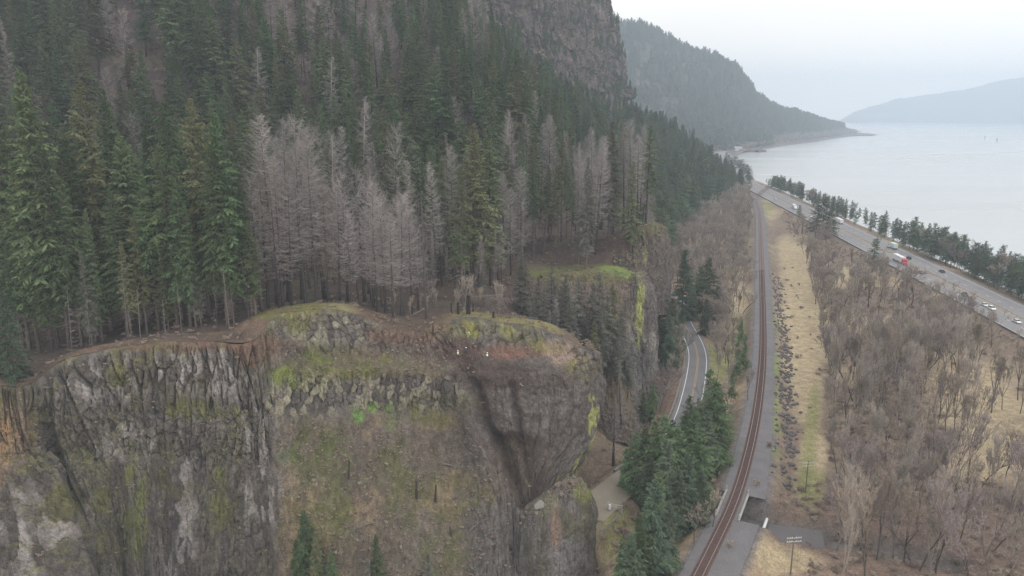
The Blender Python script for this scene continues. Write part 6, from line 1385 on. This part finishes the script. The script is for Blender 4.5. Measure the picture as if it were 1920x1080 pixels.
# ---------------------------------------------------------------- workers on the cliff edge
def person(loc, rz, pose, label, vest, helmet=True):
    root = empty("person", loc, rz); tag(root, label, "person", None)
    J = {'pelvis': (0, 0, .93), 'spine': (0, .02, 1.15), 'chest': (0, .02, 1.36), 'neck': (0, .03, 1.50), 'head': (0, .05, 1.60), 'crown': (0, .05, 1.72), 'chin': (0, .12, 1.55),
         'hipL': (-.1, 0, .9), 'kneeL': (-.12, .04, .5), 'ankL': (-.12, 0, .09), 'toeL': (-.13, .17, .04), 'hipR': (.1, 0, .9), 'kneeR': (.12, .06, .5), 'ankR': (.13, .02, .09), 'toeR': (.15, .18, .04),
         'shL': (-.2, .02, 1.42), 'elL': (-.27, .04, 1.15), 'wrL': (-.25, .2, .95), 'shR': (.2, .02, 1.42), 'elR': (.28, .05, 1.15), 'wrR': (.25, .24, 1.0)}
    J.update(pose)
    names = list(J); V = [J[k] for k in names]; ix = {k: i for i, k in enumerate(names)}
    E = [('pelvis', 'spine'), ('spine', 'chest'), ('chest', 'neck'), ('neck', 'head'), ('head', 'crown'), ('head', 'chin'), ('pelvis', 'hipL'), ('hipL', 'kneeL'), ('kneeL', 'ankL'), ('ankL', 'toeL'), ('pelvis', 'hipR'), ('hipR', 'kneeR'), ('kneeR', 'ankR'), ('ankR', 'toeR'),
         ('chest', 'shL'), ('shL', 'elL'), ('elL', 'wrL'), ('chest', 'shR'), ('shR', 'elR'), ('elR', 'wrR')]
    E = [(ix[a], ix[b]) for a, b in E]
    rad = dict(pelvis=.15, spine=.135, chest=.15, neck=.06, head=.085, crown=.075, chin=.05, hipL=.095, hipR=.095, kneeL=.065, kneeR=.065, ankL=.05, ankR=.05, toeL=.04, toeR=.04, shL=.075, shR=.075, elL=.05, elR=.05, wrL=.033, wrR=.033)
    RR = [rad[k] for k in names]
    for sd in 'LR':     # palm and five fingers
        wv = np.array(J['wr' + sd]); d = wv - np.array(J['el' + sd]); d /= np.linalg.norm(d); s = np.cross(d, (0, 0, 1.0)); s /= np.linalg.norm(s) + 1e-9; s *= -1 if sd == 'L' else 1
        pi_ = len(V); V.append(tuple(wv + d * .08)); RR.append(.035); E.append((ix['wr' + sd], pi_))
        for k_, (o, L_) in enumerate([(-.03, .07), (-.01, .085), (.01, .08), (.03, .06)]):
            a1 = wv + d * .11 + s * o; a2 = a1 + d * L_ * .6 + np.array([0, 0, -.02]); i0 = len(V); V += [tuple(a1), tuple(a2)]; RR += [.010, .008]; E += [(pi_, i0), (i0, i0 + 1)]
        i0 = len(V); V.append(tuple(wv + d * .06 - s * .06)); RR.append(.010); E.append((pi_, i0))
    me = bpy.data.meshes.new("body"); me.from_pydata(V, E, []); me.materials.append(M['clothes'])
    b = link("body", me, root); md = b.modifiers.new("skin", 'SKIN')
    for i, d in enumerate(me.skin_vertices[0].data): d.radius = (RR[i], RR[i]); d.use_root = (i == 0)
    b.modifiers.new("sub", 'SUBSURF').levels = 1; b.modifiers["sub"].render_levels = 1
    # vest: a shell round the torso
    mb = MB(); P0 = [np.array(J['pelvis']) + (0, 0, -.02), np.array(J['spine']), np.array(J['chest']), np.array(J['chest']) + (np.array(J['neck']) - np.array(J['chest'])) * .7]
    rr = [(.20, .16), (.19, .155), (.225, .165), (.13, .11)]; th = np.arange(14) * 2 * math.pi / 14; rows = []
    for c, (a, bb) in zip(P0, rr): rows.append(np.stack([c[0] + a * np.cos(th), c[1] + bb * np.sin(th), c[2] + 0 * th], 1))
    k = np.arange(14); q = [(r_ * 14 + i, r_ * 14 + (i + 1) % 14, (r_ + 1) * 14 + (i + 1) % 14, (r_ + 1) * 14 + i) for r_ in range(3) for i in range(14)]
    mb.add(np.concatenate(rows), q); mb.build("vest", vest, root, True)
    hc = np.array(J['head']) + (np.array(J['crown']) - np.array(J['head'])) * .45
    mb = MB(); rows = []
    for f in (0, .35, .7, .93): rows.append(np.stack([hc[0] + .125 * math.sqrt(1 - f * f) * np.cos(th), hc[1] + .145 * math.sqrt(1 - f * f) * np.sin(th), hc[2] + .15 * f + 0 * th], 1))
    rows.insert(0, np.stack([hc[0] + .15 * np.cos(th), hc[1] + .185 * np.sin(th) + .02, hc[2] - .005 + 0 * th], 1)); rows.append(np.array([[hc[0], hc[1], hc[2] + .15]]))
    q = [(r_ * 14 + i, r_ * 14 + (i + 1) % 14, (r_ + 1) * 14 + (i + 1) % 14, (r_ + 1) * 14 + i) for r_ in range(4) for i in range(14)]
    mb.add(np.concatenate(rows), q, [(4 * 14 + i, 4 * 14 + (i + 1) % 14, 70) for i in range(14)]); mb.build("helmet", M['helmet'], root, True)
    mb = MB(); fc = np.array(J['head']) + (0, .075, -.02); mb.add([fc + (-.05, 0, .05), fc + (.05, 0, .05), fc + (.045, -.01, -.05), fc + (-.045, -.01, -.05), fc + (0, .035, -.005)], None, [(0, 1, 4), (1, 2, 4), (2, 3, 4), (3, 0, 4)]); mb.build("face", M['skin'], root)
    return root
lean = dict(spine=(0, .10, 1.12), chest=(0, .22, 1.28), neck=(0, .31, 1.38), head=(0, .37, 1.46), crown=(0, .42, 1.57), chin=(0, .44, 1.43), shL=(-.2, .24, 1.33), shR=(.2, .24, 1.33), elL=(-.26, .36, 1.08), elR=(.27, .38, 1.08), wrL=(-.22, .52, .92), wrR=(.2, .55, .95))
crouch = dict(pelvis=(0, -.1, .5), spine=(0, 0, .72), chest=(0, .1, .9), neck=(0, .17, 1.02), head=(0, .2, 1.1), crown=(0, .22, 1.22), chin=(0, .28, 1.06), hipL=(-.1, -.08, .48), hipR=(.1, -.08, .48), kneeL=(-.16, .32, .5), kneeR=(.16, .3, .48), shL=(-.2, .1, .96), shR=(.2, .1, .96), elL=(-.26, .28, .74), elR=(.27, .26, .74), wrL=(-.2, .48, .62), wrR=(.2, .48, .6))
for u, v, pose, rz, vest, lab in [(882, 632, lean, 2.6, M['hivis'], "worker in bright yellow green vest leaning uphill, topmost of the four on the slope"), (856, 667, {}, 3.6, M['hivis_pale'], "worker in pale vest and white helmet standing leftmost in the scar head"),
                                  (872, 655, crouch, 2.2, M['clothes'], "crouching worker in dark clothes and white helmet between two others"), (913, 669, {}, 2.9, M['hivis_pale'], "worker in pale yellow vest standing rightmost on the scar")]:
    c = cliff_z(u, v); o = person((c[0], c[1] - .35, c[2] - .12), rz, pose, lab, vest); o.scale = (1.08,) * 3

# ---------------------------------------------------------------- utility poles and wires
tops = []
for u, v, hgt, lab in [(1510, 924, 8.3, "utility pole with two pale crossarms on the green strip beyond the bridge"), (1482, 1078, 8.6, "utility pole with two pale crossarms below the creek near the bottom edge")]:
    p_ = G(u, v, 0); z = ground_at(p_[0], p_[1]); pr = empty("utility_pole", (p_[0], p_[1], z), .12); tag(pr, lab, "utility pole")
    mb = MB(); mb.tubes([(0, 0, -1)], [(0, 0, hgt)], .17, .12, 8); mb.build("pole", M['pole_wood'], pr)
    for dz in (.35, 1.15):
        mb = MB(); mb.box(-1.55, 1.55, -.24, -.12, hgt - dz - .14, hgt - dz); ar = mb.build("crossarm", M['arm_wood'], pr)
        for x in (-1.4, -.9, -.45, .45, .9, 1.4):
            mb = MB(); mb.tubes([(x, -.18, hgt - dz)], [(x, -.18, hgt - dz + .22)], .07, .04, 6); mb.build("insulator", M['paint_white'], ar)
    tops.append(np.array([p_[0], p_[1], z + hgt]))
tops.append(np.array([G(1470, 1300, 0)[0], G(1470, 1300, 0)[1], tops[1][2] - .5])); tops.insert(0, np.array([G(1533, 700, 0)[0], G(1533, 700, 0)[1], tops[0][2]]))
for k_, x in enumerate((-1.4, -.9, .9, 1.4)):
    mb = MB()
    for a, b in zip(tops[1:-1], tops[2:]):
        q = [a + (b - a) * t + np.array([x, 0, -.15 - 3.2 * t * (1 - t) * .5]) for t in np.linspace(0, 1, 9)]; mb.tubes(q[:-1], q[1:], .018, .018, 4)
    o = mb.build("overhead_wire", M['pole_wood']); tag(o, "thin wire strung between the two utility poles", "wire", "wires between the utility poles")

# ---------------------------------------------------------------- rocks, stumps, logs, fence, markers, houses
def rock_mesh(seed, sub=2):
    r = np.random.default_rng(seed); import bmesh
    bm = bmesh.new(); bmesh.ops.create_icosphere(bm, subdivisions=sub, radius=1.0)
    for v_ in bm.verts:
        n = float(vnoise(np.array([v_.co.x * 1.3 + seed]), np.array([v_.co.y * 1.3]), np.array([v_.co.z * 1.3]), seed)[0]); v_.co *= 1 + .38 * n; v_.co.z *= .8
    me = bpy.data.meshes.new("rock"); bm.to_mesh(me); bm.free(); return me
rk = [rock_mesh(s, 1) for s in (1, 2, 3, 4)]
rv, rt, n0 = [], [], 0; base_rocks = []
for me in rk:
    base_rocks.append((np.array([v_.co[:] for v_ in me.vertices]), np.array([p.vertices[:] for p in me.polygons])))
off_r = smooth_line([tuple(p) for p in RAILS], 1.0); tg_ = np.gradient(off_r, axis=0); nr_ = np.stack([tg_[:, 1], -tg_[:, 0]], 1); nr_ /= np.linalg.norm(nr_, axis=1, keepdims=True)
for i in range(len(off_r)):
    y = off_r[i, 1]
    if not (172 < y < 420): continue
    dens = np.interp(y, [172, 205, 330, 420], [.8, 2.3, 2.2, .6])
    for k_ in range(int(rng.poisson(dens))):
        o = roff(y) + abs(rng.normal(3.4, 1.7)) + .6; p_ = off_r[i] + nr_[i] * o; bv, bt_ = base_rocks[rng.integers(0, 4)]
        s = rng.uniform(.3, .85); a = rng.random() * 6.28; c, s_ = math.cos(a), math.sin(a)
        q = bv * s * rng.uniform(.8, 1.3, 3); q = np.stack([q[:, 0] * c - q[:, 1] * s_, q[:, 0] * s_ + q[:, 1] * c, q[:, 2]], 1) + [p_[0], p_[1], ground_at(*p_) + .15]
        rv.append(q); rt.append(bt_ + n0); n0 += len(q)
o = link("rubble", mesh_from("rubble", np.concatenate(rv), None, np.concatenate(rt), None, False, M['riprap'])); tag(o, "dark riprap rocks along the right side of the railway embankment", "rubble", kind="stuff")
c = cliff_z(1000, 945)
bo = link("boulder", rock_mesh(9, 2)); bo.data.materials.append(M['boulder']); q = P(1013, 948, 146.0); bo.location = q; bo.scale = (1.25, 1.1, 1.2); tag(bo, "pale rounded boulder at the bottom of the slide scar", "boulder")
def stump(u, v, h_, r_, lab, lean_=0.0, mat='snagm'):
    c = cliff_z(u, v); mb = MB(); zs = np.linspace(-.6, h_, 6)
    for a, b in zip(zs[:-1], zs[1:]): mb.tubes([(lean_ * a, 0, a)], [(lean_ * b, 0, b)], r_ * (1 - .35 * max(a, 0) / h_), r_ * (1 - .35 * b / h_), 8, (0.05, 0.043, 0.04))
    mb.add([(lean_ * h_ + r_ * .65 * math.cos(t), r_ * .65 * math.sin(t), h_ + .12 * math.sin(3 * t)) for t in np.arange(8) * .785] + [(lean_ * h_, 0, h_ + .35)], None, [(i, (i + 1) % 8, 8) for i in range(8)], (0.09, 0.075, 0.065))
    o = mb.build("burnt_stump", M['bark']); o.location = c; tag(o, lab, "stump")
for a in [(781, 934, 4.2, .3, "blackened standing stump in the bowl, taller of the middle pair"), (817, 935, 4.0, .28, "blackened standing stump in the bowl right of the middle pair"), (652, 905, 4.4, .26, "blackened thin stump at the left side of the bowl"), (846, 1010, 2.0, .22, "short leaning stump low in the bowl"), (875, 818, 2.0, .12, "thin broken stem beside the slide scar"),
          (811, 628, 2.6, .28, "short black stump on the saddle left of the workers")]: stump(*a, lean_=rng.uniform(-.1, .1))
for u, v, Y, h_, r_, lab in [(878, 592, 184, 5.4, .55, "thick charred stump with a broken top behind the workers"), (859, 592, 185, 3.6, .32, "slimmer charred stump left of the thick charred one"), (846, 592, 186, 3.4, .22, "thin charred stump leftmost in the row behind the workers"), (887, 592, 186, 3.2, .15, "thin charred stem right of the thick charred stump"), (925, 602, 184, 2.4, .3, "short dark stump on the mossy rim of the nose")]:
    q = P(u, v, Y); mb = MB(); zs = np.linspace(-1, h_, 6)
    for a, b in zip(zs[:-1], zs[1:]): mb.tubes([(0, 0, a)], [(.02 * b, 0, b)], r_ * (1.1 - .25 * max(a, 0) / h_), r_ * (1.1 - .25 * b / h_), 9, (0.032, 0.029, 0.03))
    mb.add([(.02 * h_ + r_ * .85 * math.cos(t), r_ * .85 * math.sin(t), h_ + .25 * math.sin(2 * t + 1)) for t in np.arange(8) * .785] + [(0.1, 0, h_ - .2)], None, [(i, (i + 1) % 8, 8) for i in range(8)], (0.2, 0.18, 0.17))
    o = mb.build("burnt_stump", M['bark']); o.location = q; tag(o, lab, "stump")
def log(p0, p1, r_, lab, c=(0.26, 0.235, 0.225), nb=9):
    p0, p1 = np.array(p0, float), np.array(p1, float); d = p1 - p0; root = empty("fallen_log", p0); tag(root, lab, "log")
    mb = MB(); n = 6
    for i in range(n):
        a, b = d * i / n + (0, 0, .12 * math.sin(i)), d * (i + 1) / n + (0, 0, .12 * math.sin(i + 1)); mb.tubes([a], [b], r_ * (1 - .1 * i), r_ * (1 - .1 * (i + 1)), 7, c)
    mb.build("trunk", M['bark'], root); mb = MB()
    for i in range(nb):
        f = rng.uniform(.3, 1); a = d * f; e = a + rng.normal(0, 1, 3) * (.9, .9, .4) + d * .08 + (0, 0, .6); mb.tubes([a], [e], .05, .015, 3, c); mb.tubes([(a + e) / 2], [(a + e) / 2 + rng.normal(0, .6, 3)], .03, .01, 3, c)
    mb.build("branches", M['bark'], root)
log(P(945, 553, 188), P(882, 556, 187), .11, "pale fallen trunk propped behind the thick charred stump"); log(P(1010, 598, 184), P(915, 586, 186), .12, "grey fallen trunk along the rim behind the nose", (0.15, 0.135, 0.125))
log(P(985, 600, 185), P(1045, 616, 184), .18, "grey fallen trunk at the right of the nose rim"); log(P(800, 578, 190), P(760, 596, 188), .16, "bent grey fallen trunk on the saddle")
a = cliff_z(930, 640); b = cliff_z(955, 640); log(a + (0, -.3, .4), b + (0, -.3, .4), .22, "dark fallen log jutting over the scar head", (0.07, 0.06, 0.055), 3)
for u, v, du, dv, lab in [(680, 915, -45, 8, "grey fallen trunk on the left slope of the bowl"), (700, 985, -40, 14, "grey fallen trunk across the lower bowl"), (880, 1000, 20, -22, "thin fallen trunk leaning low right in the bowl"), (640, 985, 30, 18, "broken grey trunk near the young firs in the bowl"), (830, 870, 40, 10, "dry fallen trunk below the mossy band")]:
    a = cliff_z(u, v); b = cliff_z(u + du, v + dv); log(a + (0, -.1, .25), b + (0, -.1, .25), .16, lab, (0.20, 0.175, 0.16))
for u, vt, vb, Y, H_, lab in [(330, 560, 640, 160, 0, "thin bare stem at the rim below the left firs")]: pass
# guard fence and wall by the lower road
fe = empty("guard_fence", (0, 0, 0)); tag(fe, "white railed guard fence with a post by the muddy road end", "fence")
F = [G(1140, 949, ZR + .8), G(1166, 955, ZR + .6), G(1150, 984, ZR), G(1125, 1001, ZR)]
for i, q in enumerate(F):
    mb = MB(); mb.box(q[0] - .13, q[0] + .13, q[1] - .13, q[1] + .13, q[2] - 1.6, q[2] + 1.0); mb.build("post", M['stone'] if i > 1 else M['arm_wood'], fe)
for i, (a, b) in enumerate(zip(F[:-1], F[1:])):
    for dz in (.35, .85):
        mb = MB(); mb.obox(a + (0, -.16, dz - .1), b + (0, -.16, dz - .1), .1, .16); mb.build("rail", M['arm_wood'] if i < 1 else M['stone'], fe)
mb = MB(); q = F[0] + (.3, -.6, -.5); mb.tubes([q], [q + (0, 0, 1.2)], .27, .27, 10); mb.add([q + (.27 * math.cos(t), .27 * math.sin(t), 1.2) for t in np.arange(10) * .628] + [q + (0, 0, 1.35)], None, [(i, (i + 1) % 10, 10) for i in range(10)])
o = mb.build("white_barrel", M['paint_white']); tag(o, "white barrel standing at the corner of the guard fence", "barrel")
for u, v, lab in [(1846, 262, "channel marker pile in the river, left of the far right pair"), (1869, 267, "channel marker pile in the river, rightmost")]:
    q = G(u, v, -3); r_ = empty("channel_marker", q); tag(r_, lab, "channel marker"); mb = MB(); mb.tubes([(0, 0, -6)], [(0, 0, 9)], .9, .8, 8); mb.build("pile", M['pole_wood'], r_); mb = MB(); mb.box(-1.6, 1.6, -.9, .9, 9.02, 13); mb.build("beacon", M['pole_wood'], r_)
q = G(1427, 284, -2); r_ = empty("channel_marker", q); tag(r_, "dark beacon standing on the thin brown spit", "channel marker"); mb = MB(); mb.tubes([(0, 0, -2)], [(0, 0, 9)], .7, .6, 8); mb.build("pile", M['pole_wood'], r_); mb = MB(); mb.box(-1.2, 1.2, -.7, .7, 9.02, 11.5); mb.build("beacon", M['pole_wood'], r_)
def house(u, v, z, wd, dp, ht, lab, rz=0.2):
    q = G(u, v, z); r_ = empty("house", q, rz); tag(r_, lab, "house")
    mb = MB(); mb.box(-wd / 2, wd / 2, -dp / 2, dp / 2, -6, ht); mb.build("wall", M['paint_white'], r_)
    mb = MB(); mb.add([(-wd / 2 - 1, -dp / 2 - 1, ht), (wd / 2 + 1, -dp / 2 - 1, ht), (wd / 2 + 1, dp / 2 + 1, ht), (-wd / 2 - 1, dp / 2 + 1, ht), (-wd / 2, 0, ht + 4.5), (wd / 2, 0, ht + 4.5)], [(0, 1, 5, 4), (2, 3, 4, 5), (0, 3, 2, 1)], [(0, 4, 3), (1, 2, 5)]); mb.build("roof", M['steel'], r_)
    mb = MB()
    for x in np.linspace(-wd / 2 + 2, wd / 2 - 2, 4): mb.box(x - .7, x + .7, -dp / 2 - .06, -dp / 2 - .01, 2, 4)
    mb.build("window", M['glass'], r_)["kind"] = "stuff"
house(1527, 249, 14, 30, 12, 7, "white building among trees near the point down the river")
house(1577, 246, 8, 34, 14, 12, "white building at the tip of the wooded point")
house(1383, 281, 2, 20, 12, 4, "small white building at the root of the brown spit")

# ---------------------------------------------------------------- haze
HZ = dict(x=(-2600, 13000), y=(-60, 11200), z=(-48, 640))
mb = MB(); mb.box(*HZ['x'], *HZ['y'], *HZ['z'])
hm = bpy.data.materials.new("haze"); hm.use_nodes = True; hm.node_tree.nodes.clear(); n_ = hm.node_tree.nodes
ho = n_.new("ShaderNodeOutputMaterial"); pv = n_.new("ShaderNodeVolumePrincipled"); pv.inputs["Density"].default_value = HAZE_D; pv.inputs["Color"].default_value = (*HAZE_C, 1); pv.inputs["Anisotropy"].default_value = 0.0
hm.node_tree.links.new(pv.outputs[0], ho.inputs["Volume"])
o = mb.build("haze", hm); tag(o, "pale blue haze filling the river gorge", "haze", kind="stuff")
